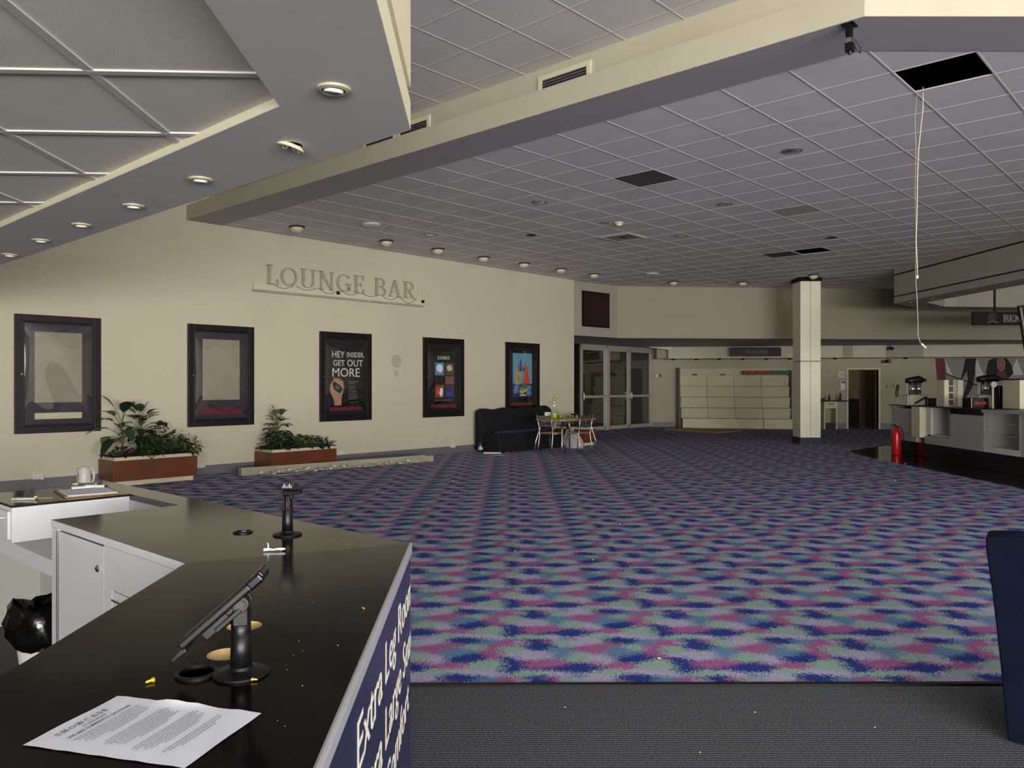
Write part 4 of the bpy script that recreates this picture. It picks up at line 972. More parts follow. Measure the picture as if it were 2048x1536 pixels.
# table
tbq = Vector((1.2, 17.78, 0)); tb = thing('dining_table', 'light wood topped dining table with curved silver legs beside the sofa', 'table', tbq, RU); M = TR(tbq, RU)
mb = MB(M); P = []
for cx, cy, a0 in ((.50, .30, 0), (-.50, .30, 90), (-.50, -.30, 180), (.50, -.30, 270)):
    for k in range(6): a = math.radians(a0+18*k); P.append((cx+.12*math.cos(a), cy+.12*math.sin(a)))
mb.prism(P, .715, .745); mb.build('tabletop', m_beech, tb, bevel=.005)
mb = MB(M); 
for y in (-.30, .30): mb.box(-.5, .5, y-.012, y+.012, .68, .714)
for x in (-.5, .5): mb.box(x-.012, x+.012, -.30, .30, .68, .714)
mb.build('apron_frame', m_steel, tb)
for sx_, sy_ in ((-1, -1), (1, -1), (1, 1), (-1, 1)):
    MB(M).tube([(sx_*.50, sy_*.30, .71), (sx_*.53, sy_*.32, .5), (sx_*.60, sy_*.37, .25), (sx_*.62, sy_*.385, 0)], [.024, .024, .021, .017], 10).build('leg', m_steel, tb, smooth=True)
def chair(label, loc, rz):     # local +y = facing direction, x right
    t = thing('dining_chair', label, 'chair', loc, rz, None); M = TR(loc, rz); 
    mb = MB(M); mb.prism([(-.19, -.18), (.19, -.18), (.20, .1), (.16, .2), (0, .23), (-.16, .2), (-.20, .1)], .435, .455); mb.build('seat', m_beech, t, bevel=.004)
    for s in (-1, 1):
        MB(M).tube([(s*.20, -.24, .0), (s*.19, -.20, .22), (s*.185, -.17, .42), (s*.19, -.20, .6), (s*.205, -.25, .85)], .0125, 8).build('rear_leg', m_steel, t, smooth=True)
        MB(M).tube([(s*.18, -.12, .425), (s*.185, .1, .428), (s*.19, .16, .41), (s*.20, .20, .2), (s*.21, .23, 0)], .012, 8).build('leg', m_steel, t, smooth=True)
    mb = MB(M); mb.tube([(-.18, -.16, .425), (0, -.16, .425), (.18, -.16, .425)], .010, 6); mb.build('seat_frame', m_steel, t)
    mb = MB(M)
    def sl(z0, z1, x0=-.195, x1=.195):
        y = lambda z: -.20-(z-.6)/.25*.05
        mb.add([(x0, y(z0)-.006, z0), (x1, y(z0)-.006, z0), (x1, y(z1)-.006, z1), (x0, y(z1)-.006, z1), (x0, y(z0)+.006, z0), (x1, y(z0)+.006, z0), (x1, y(z1)+.006, z1), (x0, y(z1)+.006, z1)], [(0,1,2,3), (7,6,5,4), (0,4,5,1), (1,5,6,2), (2,6,7,3), (3,7,4,0)])
    sl(.77, .82)
    for k in range(4): sl(.745-.035*k, .76-.035*k)
    sl(.58, .63)
    for x in (-.19, -.006, .178): sl(.63, .77, x, x+.012)
    mb.build('back_panel', m_steel, t)
    return t
c1 = chair('silver metal chair with wood seat tucked under the left end of the table', Vector((.86, 17.49, 0)), 0); 
c1.rotation_euler = (0, 0, 0)
for ch in list(c1.children): pass
c1.rotation_euler[2] = RU-PI/2
dup(c1, Vector((1.46, 17.53, 0)), RU-.08, 'silver metal chair with wood seat at the long front side of the table')
# things on the table
def tp(px, D, z=.745): return Vector(((px-1024)/F*D, D, z))
q = tp(1109, 17.75); M = TR(q)
dc = thing('glass_bottle', 'tall glass flask with twisted neck and green liquid, on the dining table', 'bottle', q)
MB(M).lathe([(.0, 0), (.085, .002), (.095, .03), (.10, .09), (.098, .13), (.07, .19), (.035, .23), (.03, .26), (.045, .30), (.03, .34), (.028, .38), (.045, .42), (.025, .46), (.018, .50), (.022, .55), (.018, .552)], 20).build('flask', m_glass, dc, smooth=True)
MB(M).lathe([(0, .003), (.08, .005), (.09, .03), (.095, .10), (0, .10)], 20).build('liquid', m_green, dc, smooth=True)
MB(M).lathe([(0, .37), (.022, .38), (.038, .42), (.02, .45), (0, .46)], 14).build('neck_liquid', m_green, dc, smooth=True)
q = tp(1121, 17.6); M = TR(q)
gc = thing('glass_mug', 'short green glass mug beside the flask on the table', 'mug', q)
MB(M).lathe([(0, 0), (.04, 0), (.045, .09), (.04, .09), (.036, .01)], 18).build('glass', m_glass, gc, smooth=True)
MB(M).lathe([(0, .008), (.034, .008), (.037, .085), (0, .085)], 16).build('liquid', m_green, gc, smooth=True)
MB(M).tube([(.043, 0, .075), (.075, 0, .07), (.075, 0, .03), (.043, 0, .02)], .006, 6).build('handle', m_glass, gc, smooth=True)
q = tp(1094.5, 17.9); tag(MB(TR(q, .3)).box(-.065, .065, -.04, .04, 0, .135).build('napkin_holder', m_whitep, bevel=.004), 'white box of napkins on the table left of the glass flask', 'napkin box')
q = tp(1154, 18.0); M = TR(q)
sb_ = thing('spray_bottle', 'small bottle with a pale green cap standing on the far right of the table', 'bottle', q)
MB(M).lathe([(0, 0), (.03, 0), (.03, .04), (.012, .06), (0, .06)], 14).build('bottle', m_bagw, sb_, smooth=True)
MB(M).lathe([(.018, .055), (.018, .075), (.008, .09), (0, .09)], 12).build('cap', m_leaf[2], sb_, smooth=True)
q = tp(1163, 17.9); tag(MB(TR(q, .5)).box(-.06, .06, -.03, .03, 0, .05).build('black_wallet', m_black, bevel=.012), 'small black pouch on the right end of the table', 'pouch')
# bag by the planter, floor bits
q = fl(1147, 893.5); mb = MB(TR((q.x, q.y, 0), RU-PI/2)); nn = 26; vs = []
prof = [(.27, .0), (.31, .06), (.29, .16), (.24, .27), (.15, .36), (.10, .42), (0, .44)]
for (r_, z) in prof:
    for i in range(nn):
        a = 2*PI*i/nn; rr_ = r_*(1+rnd.uniform(-.14, .14)); vs.append((rr_*math.cos(a)*1.0-z*.25, rr_*math.sin(a)*.5, max(0, z+(rnd.uniform(-.02, .02) if z else 0))))
mb.add(vs, [(j*nn+i, j*nn+(i+1) % nn, (j+1)*nn+(i+1) % nn, (j+1)*nn+i) for j in range(len(prof)-1) for i in range(nn)])
tag(mb.build('plastic_sack', m_bagw, smooth=True), 'crumpled pale plastic sack slumped on the floor before the planter behind the table', 'sack')
q = fl(961, 902.5); M = TR(q)
pb_ = thing('water_bottle', 'clear plastic bottle with white label standing on the floor left of the sofa', 'bottle', q)
MB(M).lathe([(0, 0), (.05, 0), (.052, .05), (.05, .18), (.03, .24), (.014, .27), (.014, .29), (0, .29)], 18).build('bottle', m_glass, pb_, smooth=True)
MB(M).lathe([(.0535, .06), (.054, .11)], 18).build('label_band', m_whitep, pb_, smooth=True)
q = fl(985, 905); tag(MB(TR(q, -.1)).box(-.19, .19, -.05, .05, 0, .03).build('board_offcut', m_cream, bevel=.003), 'short cream board offcut on the carpet in front of the sofa', 'board')
q = fl(998, 908.5); tag(MB(TR(q, -.1)).box(-.10, .10, -.03, .03, 0, .01).build('flat_scrap', m_disc, bevel=.002), 'thin flat pale scrap just in front of the cream offcut', 'scrap')
for (x, y) in ((1015, 903), (1055, 904), (995, 916.5), (1129, 1016), (1186, 1118), (1318, 1315), (1240, 1047), (1560, 905), (1655, 1180), (1880, 1118), (1910, 1240), (1030, 1100), (1460, 1065), (1510, 1420), (1750, 1450), (1400, 1500), (1130, 1410), (1810, 925), (1790, 960), (905, 960)):
    q = fl(x, y); r_ = .012 if y < 1000 else (.007 if y < 1370 else .0035)
    if y > 1370: q.z = -.006
    mb = MB(TR(q, x)); mb.lathe([(r_, 0), (r_*1.1, r_*.5), (r_*.3, r_), (0, r_)], 6)
    tag(mb.build('popcorn_crumb', m_cream), 'pale popcorn crumb on the floor', 'crumb', 'popcorn crumbs scattered over the floor')
# framed dark panel on the grey bulkhead
P0, P1 = sp(WD+.04, pc), Vector((2.91, 22.0, 0)); dB = (P1-P0).normalized(); nB = Vector((-dB.y, dB.x, 0))
def bk(px):
    a = (px-1024)/F; r_ = Vector((a, 1, 0)); k = (P0.dot(nB))/r_.dot(nB); return (r_*k-P0).dot(dB)
x0_, x1_ = bk(1163.5), bk(1217.5); M = TR(P0, math.atan2(dB.y, dB.x))
dpn = thing('display_board', 'dark maroon square panel high on the grey bulkhead above the glass doors', 'panel', M @ Vector(((x0_+x1_)/2, 0, 3.03)), math.atan2(dB.y, dB.x))
MB(M).box(x0_, x1_, -.03, -.002, 3.03, 3.97).build('frame', m_black, dpn)
MB(M).box(x0_+.04, x1_-.04, -.034, -.03, 3.07, 3.93).build('face', mat('dark_maroon_panel', '2a1013', .4), dpn)

# ================================================================== CEILING FIXTURES
m_rim = mat('worn_rim', 'b3a98e', .5)
def downlight(p, label, r=.12, kind='chrome', group=None, deep=.02):
    t = thing('downlight', label, 'downlight', p, 0, group); M = TR(p)
    m_r = {'chrome': m_base, 'hole': m_grille}.get(kind, m_rim)
    MB(M).lathe([(r*.70, 0), (r*.72, -.010), (r*.98, -.007), (r, 0)], 32).build('trim_ring', m_r, t)
    if kind == 'hole': MB(M).lathe([(r*.9, -.002), (0, -.002)], 24).build('opening', m_void, t)
    elif kind == 'chrome':
        MB(M).lathe([(r*.70, -.008), (r*.5, -.003), (r*.34, -.001), (r*.34, -.006), (0, -.012)], 24).build('reflector', m_chrome, t)
        for k in range(3): a = 2*PI*k/3+.5; MB(M).lathe([(0, -.016), (.014, -.010), (.016, -.004), (0, -.001)], 10, (r*.4*math.cos(a), r*.4*math.sin(a), 0)).build('lamp', m_chrome, t, smooth=True)
    else:
        MB(M).lathe([(r*.70, -.004), (r*.45, -.002), (0, -.002)], 28).build('recess', m_grille, t)
        Mt = M @ Matrix.Rotation(.22, 4, 'X') @ Matrix.Rotation(.12, 4, 'Y')
        g_ = MB(Mt).lathe([(r*.60, -.002), (r*.57, -.012), (r*.42, -.014), (r*.42, -.004)], 28).build('gimbal', m_whitep, t)
        MB(Mt).lathe([(r*.39, -.010), (r*.25, -.004), (r*.10, -.003), (0, -.012)], 24).build('lamp', m_chrome, g_)
    return t
def atz(px, py, z): return fl(px, py, z)
near = [(667, 175, 'nearest canopy downlight with a tilted reflector lamp, close to the canopy corner'), (401, 356, 'third canopy downlight from the canopy corner, round with white rim'), (267, 409, 'fourth canopy downlight from the canopy corner along the grey soffit'),
        (163, 447, 'fifth canopy downlight from the canopy corner along the grey soffit'), (82, 478, 'sixth canopy downlight, small in the far part of the grey soffit'), (20, 507, 'farthest canopy downlight, at the left edge of the grey soffit')]
for x, y, l in near: downlight(atz(x, y, ZN), l, .053, 'gimbal')
q = atz(580, 288, ZN); t = thing('downlight', 'dislodged canopy downlight hanging crooked from its hole, second from the corner', 'downlight', q); M = TR(q) @ Matrix.Translation((0, 0, -.012)) @ Matrix.Rotation(.28, 4, 'Y')
MB(TR(q)).lathe([(.046, -.001), (0, -.001)], 24).build('hole', m_void, t)
MB(M).lathe([(.036, .012), (.038, -.004), (.052, -.002), (.054, .004), (.044, .012)], 28).build('trim_ring', m_cream, t)
MB(M).lathe([(.034, .0), (.022, -.006), (0, -.002)], 24).build('lamp', m_chrome, t); MB(M).box(.02, .04, -.008, .008, 0, .016).build('spring_clip', m_cream, t)
main = [(1585, 299, 'chrome downlight nearest the missing ceiling tile'), (1450, 406, 'chrome downlight right of the dark ceiling tile'), (1079, 402, 'chrome downlight left of the dark ceiling tile, above the door end of the wall'),
        (860, 467, 'chrome downlight farthest left, near the row of dome lamps'), (1362, 470, 'chrome downlight right of the square ceiling vent'), (1303, 516, 'chrome downlight farthest back, before the grey bulkhead')]
for x, y, l in main: downlight(atz(x, y, ZC), l, .115)
downlight(atz(1062, 468, ZC), 'empty black downlight hole left of the square ceiling vent', .09, 'hole'); downlight(atz(1663, 473, ZC), 'empty black downlight hole right of the stained ceiling tile', .09, 'hole')
def domelamp(p, label):
    t = thing('dome_lamp', label, 'dome lamp', p, 0, None); M = TR(p)
    MB(M).lathe([(.13, 0), (.135, -.018), (.115, -.022), (.115, 0)], 28).build('rim', m_grille, t)
    MB(M).lathe([(.112, -.018), (.10, -.06), (.07, -.09), (.03, -.105), (0, -.108)], 28).build('shade', m_cream, t, smooth=True); return t
doms = [(594, 457, 'domed ceiling lamp nearest the camera, first in the row along the left wall'), (773, 485, 'second domed lamp in the row along the left wall, above the BAR lettering'), (876, 501, 'third domed lamp in the row along the left wall'),
        (967, 517, 'fourth domed lamp in the row along the left wall'), (1048, 529, 'fifth domed lamp in the row, above the bright blue poster'), (1122, 540, 'sixth domed lamp, at the far end of the left wall'), (1188, 550, 'domed lamp in front of the dark maroon panel'),
        (1347, 565, 'domed lamp in front of the back bulkhead, left of two'), (1485, 566, 'domed lamp in front of the back bulkhead, nearer the pillar'), (1627, 552, 'domed lamp right above the top of the pillar')]
for x, y, l in doms: domelamp(atz(x, y, ZC-.05)+Vector((0, 0, .05)), l)
for x, y, l in ((743, 446, 'flat white ceiling disc among the tiles near the left wall'), (1305, 545, 'flat pale ceiling disc far back before the bulkhead')):
    q = atz(x, y, ZC); t = thing('ceiling_disc', l, 'ceiling disc', q); MB(TR(q)).lathe([(.16, 0), (.15, -.02), (.10, -.028), (0, -.03)], 28).build('cover', m_whitep, t, smooth=True)
q = atz(1238, 443, ZC); t = thing('smoke_detector', 'cream smoke detector on the ceiling above the square vent', 'smoke detector', q)
MB(TR(q)).lathe([(.075, 0), (.075, -.02), (.05, -.03), (.05, -.055), (0, -.06)], 20).build('head', m_cream, t); MB(TR(q-Vector((.25, .0, 0)))).box(-.08, .08, -.01, .01, -.012, 0).build('clip', m_grille, t)
# square air vent
q = sp(1.589+G*10+G*.5, 7.325+G*0+G*.5, ZC); q = atz(1264, 470, ZC); i_ = math.floor((V.dot(q)-1.589)/G); j_ = math.floor((U.dot(q)-7.325)/G); q = sp(1.589+(i_+.5)*G, 7.325+(j_+.5)*G, ZC)
t = thing('ceiling_vent', 'square four way air vent in the lower ceiling', 'vent', q); M = TR(q, RU)
for k, a in enumerate((.31, .22, .13)):
    mb = MB(M)
    for x0, x1, y0, y1 in ((-a, a, -a, -a+.03), (-a, a, a-.03, a), (-a, -a+.03, -a+.03, a-.03), (a-.03, a, -a+.03, a-.03)): mb.box(x0, x1, y0, y1, -.022+.003*k, -.001)
    mb.build('louvre', m_panel if k == 0 else m_base, t)
MB(M).box(-.28, .28, -.28, .28, -.004, -.001).build('backing', m_grille, t)
# grilles in the upper wall
def grille(px0, px1, ztop, zbot, label):
    def tt(px): a = (px-1024)/F; D = 6.45/(U.y+U.x*a); return (Vector((a*D, D, 0))).dot(-V)
    x0, x1 = tt(px0), tt(px1); M = Matrix(((-V.x, U.x, 0, U.x*6.45), (-V.y, U.y, 0, U.y*6.45), (0, 0, 1, 0), (0, 0, 0, 1)))
    c = M @ Vector(((x0+x1)/2, 0, zbot)); t = thing('wall_grille', label, 'vent', c)
    mb = MB(M)
    for a0, a1, b0, b1 in ((x0, x1, ztop-.05, ztop), (x0, x1, zbot, zbot+.05), (x0, x0+.05, zbot+.05, ztop-.05), (x1-.05, x1, zbot+.05, ztop-.05)): mb.box(a0, a1, -.02, -.001, b0, b1)
    mb.build('frame', m_wall2, t); MB(M).box(x0+.04, x1-.04, -.004, -.001, zbot+.04, ztop-.04).build('backing', m_grille, t)
    mb = MB(M); z = zbot+.06
    while z < ztop-.06: mb.add([(x0+.05, -.016, z), (x1-.05, -.016, z), (x1-.05, -.006, z+.016), (x0+.05, -.006, z+.016)], [(0, 1, 2, 3)]); z += .028
    mb.build('slats', m_base, t, solid=.002); return t
grille(1078, 1183, 4.755, 4.44, 'cream framed air grille high on the upper wall, nearer the camera corner')
grille(796, 861, 4.755, 4.44, 'air grille partly hidden behind the near canopy corner'); grille(728, 793, 4.755, 4.44, 'air grille farthest left, showing as a thin dark strip above the beam')
# projector mount at the corner of the soffit
q = atz(1699, 47, ZC); q.z = ZC-.003; t = thing('camera_mount', 'black camera bracket hanging from the soffit corner beside the missing tile', 'bracket', q); M = TR(q, RU)
MB(M).box(-.055, .055, -.045, .045, -.008, 0).build('plate', m_black, t, bevel=.002)
MB(M).add([(-.05, -.02, -.008), (.02, -.02, -.008), (.02, .02, -.008), (-.05, .02, -.008), (-.02, -.02, -.10), (.018, -.02, -.10), (.018, .02, -.10), (-.02, .02, -.10)], [(0,1,2,3), (7,6,5,4), (0,4,5,1), (1,5,6,2), (2,6,7,3), (3,7,4,0)]).build('neck', m_black, t)
MB(M).box(-.02, .025, -.02, .02, -.135, -.10).build('collar', m_steel, t)
mb = MB(M); mb.box(-.022, .032, -.028, .028, -.20, -.136); mb.cyl((.005, 0, -.20), (.005, 0, -.222), .018, 10, .010); mb.build('head', m_black, t)
MB(M).tube([(.02, -.0, -.09), (.05, -.02, -.10), (.085, -.05, -.16), (.09, -.05, -.20), (.07, -.04, -.19), (.03, -.02, -.15)], .004, 6).build('cable', m_black, t, smooth=True)
# cables dangling from the missing tile
q = fl(1836, 180, ZC)
def dpt(px, py): return dp(px, py, q.y+.05)
t = thing('hanging_cable', 'long pale cable dangling from the missing ceiling tile with loose connectors', 'cable', dpt(1836, 178)+Vector((0, 0, 0)))
MB().tube([dpt(*p) for p in ((1846, 172), (1846, 215), (1842, 250), (1837, 300), (1835, 350), (1834, 420), (1832, 480), (1834, 520), (1835, 548))], .0045, 6).build('pale_cable', m_cream, t, smooth=True)
MB().tube([dpt(*p)+Vector((0, .02, 0)) for p in ((1837, 176), (1832, 230), (1834, 300), (1832, 380), (1834, 470), (1833, 548), (1836, 590), (1838, 640), (1838, 668), (1843, 684), (1849, 690))], .0035, 6).build('dark_cable', m_panel, t, smooth=True)
c_ = dpt(1834, 552); mb = MB(TR(c_)); mb.lathe([(0, -.018), (.012, -.012), (.014, 0), (.01, .014), (0, .018)], 10); mb.build('connector', m_whitep, t, smooth=True)
a_, b_ = dpt(1843, 685), dpt(1852, 694); MB().cyl(a_, b_, .009, 8, .006).build('connector', m_whitep, t)

# ================================================================== BACK AREA
# boxed canopy along the back wall and its small spotlights
def rboxp(x0, x1, o0, o1, z0, z1, name, m, par): mb = MB(); rbox(mb, x0, x1, o0, o1, z0, z1); return mb.build(name, m, par)
hb = thing('wall_canopy', 'cream boxed canopy with grey panels under the ceiling along the back wall', 'canopy', (9.5, rw(9.5)-.5, 2.38))
rboxp(5.33, 18.4, 1.0, .01, 2.38, 2.775, 'box', m_wall, hb)
for x0, x1 in ((10.85, 11.15), (12.15, 13.25)): rboxp(x0, x1, 1.012, 1.0, 2.38, 2.77, 'grey_panel', m_panel, hb)
rboxp(5.33, 18.4, 1.004, .9, 2.372, 2.379, 'shadow_gap', m_void, hb)
rboxp(5.0, 5.33, .7, .01, 2.40, 2.775, 'end_box', m_panel, hb)
for k, px in enumerate((1346, 1392, 1438, 1485, 1532, 1579, 1670, 1812)):
    D = rw(7)-1.0+.05; x = (px-1024)/F*(rw((px-1024)/F*26.3)-.93); mb = MB(TR((x, rw(x)-.93, 2.371))); mb.lathe([(.06, 0), (.07, -.02), (.05, -.04), (0, -.045)], 14)
    tag(mb.build('spotlight', m_black), 'small black spotlight under the back wall canopy', 'spotlight', 'spotlights under the back wall canopy')
mb = MB(); 
mb.add([(4.65, rw(4.7)-1.3, 2.775), (5.4, rw(5.4)-1.2, 2.775), (5.4, rw(5.4)-1.2, 2.66), (4.65, rw(4.7)-1.3, 2.76), (4.65, rw(4.7)-1.1, 2.775), (5.4, rw(5.4)-1.06, 2.775), (5.4, rw(5.4)-1.06, 2.66), (4.65, rw(4.7)-1.1, 2.76)], [(0,1,2,3), (7,6,5,4), (0,4,5,1), (1,5,6,2), (2,6,7,3), (3,7,4,0)])
tag(mb.build('fallen_panel', m_cream), 'sagging cream strip panel under the low ceiling above the glass doors', 'panel')
# PICK & MIX sign
D = 26.2; x0, x1 = (1463-1024)/F*D, (1562.5-1024)/F*D; zt_, zb2 = H+(767-692.5)/F*D, H+(767-710.5)/F*D
sg = thing('pick_and_mix_sign', 'black PICK & MIX sign on the back canopy above the white shelving', 'sign', ((x0+x1)/2, D, zb2))
MB().box(x0, x1, D, D+.12, zb2, zt_).build('board', m_black, sg, bevel=.004)
for wd_, px in (('PICK', 1491), ('&', 1511), ('MIX', 1519.5)): text_mb(wd_, .145, Matrix.Translation(((px-1024)/F*D, D-.002, H+(767-704.5)/F*D)) @ Matrix.Rotation(PI/2, 4, 'X'), .001).build('lettering', m_greyt, sg)
# second dark sign
D = 25.9; x0, x1 = (1930-1024)/F*D, (2026.5-1024)/F*D; z1_, z0_ = H+(767-696)/F*D, H+(767-713)/F*D
sg = thing('dark_sign', 'black sign with faint lettering above the mural at the right', 'sign', ((x0+x1)/2, D, z0_))
MB().box(x0, x1, D, D+.10, z0_, z1_).build('board', m_black, sg, bevel=.004)
mb = MB(); 
for k in range(11):
    if k == 7: continue
    x = (1950+k*5)/1; xx = (x-1024)/F*D; mb.box(xx, xx+.04, D-.003, D, (z0_+z1_)/2-.03, (z0_+z1_)/2+.03)
mb.build('faint_lettering', m_base, sg)
# shelving unit with sloping cream bins
X0, X1 = 5.80, 9.42; DF = 26.85
def fd(x): return rw(x)-.62
sh = thing('shelving_unit', 'wide cream pick and mix shelving unit of four rows against the back wall', 'shelving', ((X0+X1)/2, fd(7.5), 0))
mb = MB(); mb.prism([(X0-.03, fd(X0)), (X0, fd(X0)), (X0, rw(X0)-.01), (X0-.03, rw(X0)-.01)], 0, 2.08); mb.build('side_panel', m_base, sh)
mb = MB(); mb.prism([(X1, fd(X1)+.1), (X1+.03, fd(X1)+.1), (X1+.03, rw(X1)-.01), (X1, rw(X1)-.01)], 0, 1.98); mb.build('side_panel', m_base, sh)
rboxp(X0, X1, .10, .02, 0, 2.05, 'back_panel', m_wall, sh)
rows = [(1.44, 1.80), (1.07, 1.43), (.70, 1.06), (.34, .69)]
m_bin = mat('cream_bin', 'd2cba6', .5, var=.05, vscale=2)
for ri, (z0, z1) in enumerate(rows):
    o = .30+.06*ri
    rboxp(X0, X1, o+.06, .12, z0-.012, z0, 'shelf', m_woodd, sh)
    for k in range(4):
        xa = X0+.05+(X1-X0-.06)*k/4; xb = X0+.05+(X1-X0-.06)*(k+1)/4-.012
        mb = MB(); mb.add([(xa, rw(xa)-o, z0+.005), (xb, rw(xb)-o, z0+.005), (xb, rw(xb)-o-.07, z1), (xa, rw(xa)-o-.07, z1), (xa, rw(xa)-.12, z0+.005), (xb, rw(xb)-.12, z0+.005), (xb, rw(xb)-.12, z1), (xa, rw(xa)-.12, z1)],
                          [(0,1,2,3), (7,6,5,4), (0,4,5,1), (1,5,6,2), (2,6,7,3), (3,7,4,0)]); mb.build('bin_front', m_bin, sh)
for xa, xb in ((X0+.08, X0+2.7), (X0+2.72, X1)): rboxp(xa, xb, .62, .12, 0, .33, 'plinth_panel', m_bin, sh)
mb = MB(); rbox(mb, X0+2.1, X1-.0, .42, .36, 1.83, 1.97); mb.build('banner', mat('printed_strip', '1f5a34', .6, var=.5, vscale=3), sh)
mb = MB(); rbox(mb, X0+2.1, X0+3.0, .425, .42, 1.83, 1.97); mb.build('banner_picture', mat('mixed_sweets', '8a3026', .6, var=.6, vscale=14), sh)
for x in (X0+.5, X0+1.42): mb = MB(); rbox(mb, x, x+.10, .44, .36, 1.815, 1.87); tag(mb.build('price_clip', m_black), 'small black clip on the top shelf edge of the shelving', 'clip', 'black clips on the shelving top')
mb = MB(); rbox(mb, X0+.02, X0+1.15, .46, .43, 1.425, 1.45); tag(mb.build('metal_rail', m_panel), 'loose rail lying across the upper left of the shelving', 'rail')
q0, q1, q2 = fl(1329, 858), fl(1438, 864.5), fl(1485, 861)
mb = MB(); mb.add([tuple(fl(1330, 857.5)+Vector((0, 0, .01))), tuple(fl(1438, 864.5)+Vector((0, 0, .01))), tuple(fl(1484, 860)+Vector((0, 0, .01))), tuple(fl(1375, 856)+Vector((0, 0, .03)))], [(0, 1, 2, 3)])
tag(mb.build('loose_board', m_ply, solid=.03), 'large loose board lying on the carpet in front of the shelving', 'board')
def plate(name, px0, px1, py0, py1, label, cat, m, dd=.02, off=.0):
    x0 = (px0-1024)/F*27; x0 = (px0-1024)/F*(rw(x0)-off); x1 = (px1-1024)/F*(rw((px1-1024)/F*27)-off); D = rw((x0+x1)/2)-off
    r = thing(name, label, cat, ((x0+x1)/2, D-dd, H+(767-py1)/F*D)); mb = MB(); mb.box(x0, x1, D-dd, D-.002, H+(767-py1)/F*D, H+(767-py0)/F*D); mb.build('plate', m, r)
    return r, x0, x1, D-dd, H+(767-py1)/F*D, H+(767-py0)/F*D
r, x0, x1, D, z0, z1 = plate('wall_control', 1308.5, 1324, 745, 754, 'small pair of control plates on the wall right of the glass doors', 'control panel', m_panel)
for k in range(2): MB().box(x0+.03+.12*k, x0+.11+.12*k, D-.01, D, z0+.04, z1-.04).build('button', m_redm if k else m_whitep, r)
r, x0, x1, D, z0, z1 = plate('price_sign', 1674, 1692, 741, 753.5, 'white price sign on the wall left of the open storeroom doorway', 'sign', m_whitep)
text_mb('Take a tub', .05, Matrix.Translation((x0+.03, D-.002, z1-.085)) @ Matrix.Rotation(PI/2, 4, 'X'), .001).build('lettering', m_ink, r)
text_mb('£1.50', .08, Matrix.Translation((x0+.06, D-.002, z0+.045)) @ Matrix.Rotation(PI/2, 4, 'X'), .001).build('lettering', m_ink, r)
r, x0, x1, D, z0, z1 = plate('notice_sheet', 1680.5, 1694, 760, 778, 'white notice sheet with a blue heading below the price sign', 'notice', m_paper, .006)
MB().box(x0+.02, x1-.02, D-.003, D, z1-.07, z1-.02).build('heading', m_signblue, r)
r, x0, x1, D, z0, z1 = plate('exit_sign', 1762, 1775, 718.5, 727, 'small red and white exit sign above the right of the storeroom doorway', 'sign', m_redm, .03)
MB().box(x0, x1, D-.002, D, z0, z0+.03).build('white_band', m_whitep, r)
text_mb('EXIT', .07, Matrix.Translation((x0+.03, D-.003, z0+.05)) @ Matrix.Rotation(PI/2, 4, 'X'), .001).build('lettering', m_greyt, r)
q = Vector(((1779-1024)/F*26.6, 26.6, H+47/F*26.6)); t = thing('alarm_sounder', 'round black sounder with a pale centre beside the exit sign', 'alarm', q)
MB(TR(q)).cyl((0, 0, 0), (0, .15, 0), .06, 18).build('ring', m_black, t); MB(TR(q)).cyl((0, -.01, 0), (0, 0, 0), .03, 14).build('centre', m_panel, t)
q = Vector(((1780.5-1024)/F*25.8, 25.8, H+(767-695)/F*25.8)); t = thing('security_camera', 'small black camera under the low ceiling above the exit sign', 'camera', q)
MB(TR(q)).box(-.07, .07, -.1, .1, -.05, .05).build('body', m_black, t, bevel=.01); MB(TR(q)).cyl((0, 0, .05), (0, 0, 2.778-q.z), .015, 8).build('bracket', m_black, t)
r, x0, x1, D, z0, z1 = plate('light_switch', 1773.5, 1781, 768, 773, 'white light switch with dark surround right of the storeroom doorway', 'switch', m_base); MB().box(x0+.03, x1-.02, D-.006, D, z0+.015, z1-.015).build('rocker', m_whitep, r)
r, x0, x1, D, z0, z1 = plate('wall_phone', 1786, 1797, 767.5, 772.5, 'wall phone with hanging coiled cord right of the light switch', 'phone', m_panel, .05)
MB().box(x1-.07, x1, D-.03, D, z0-.02, z1).build('handset', m_black, r, bevel=.005)
MB().tube([(x1-.06, D, z0), (x1-.10, D, z0-.25), (x1-.07, D, z0-.33), (x1-.03, D, z0-.3), (x1-.015, D, z0)], .012, 6).build('cord', m_grille, r, smooth=True)
# small desk beside the doorway
D = rw(10.9)-.45; X0, X1 = 10.45, 11.28
X0 = 10.25
dk = thing('wall_shelf_desk', 'narrow black topped shelf desk with a white drawer, between pillar and storeroom doorway', 'desk', ((X0+X1)/2, D, 0))
MB().box(X0, X1+.02, D, rw(X1)-.02, .93, .965).build('top', m_black, dk)
MB().box(X0+.2, X0+.66, D+.01, D+.35, .70, .925).build('drawer', m_cream, dk, bevel=.003)
MB().tube([(X0+.34, D+.0, .87), (X0+.36, D-.02, .85), (X0+.5, D-.02, .85), (X0+.52, D, .87)], .012, 6).build('drawer_pull', m_grille, dk)
for x in (X0+.2, X0+.60): MB().box(x, x+.05, D+.02, D+.3, 0, .70).build('leg', m_cream, dk)
mb = MB(); rbox(mb, 10.15, 10.85, .12, .01, 1.42, 1.44); tag(mb.build('wall_shelf', m_panel), 'thin wall shelf above the narrow desk beside the pillar', 'shelf')
for (x, h, nm, l, m) in ((X0+.42, .2, 'bottle', 'dark bottle standing on the narrow desk', m_grille), ):
    mb = MB(TR((x, D+.12, .965))); mb.lathe([(0, 0), (.035, 0), (.035, .11), (.014, .15), (.018, .2), (0, .2)], 12); tag(mb.build(nm, m), l, 'bottle')
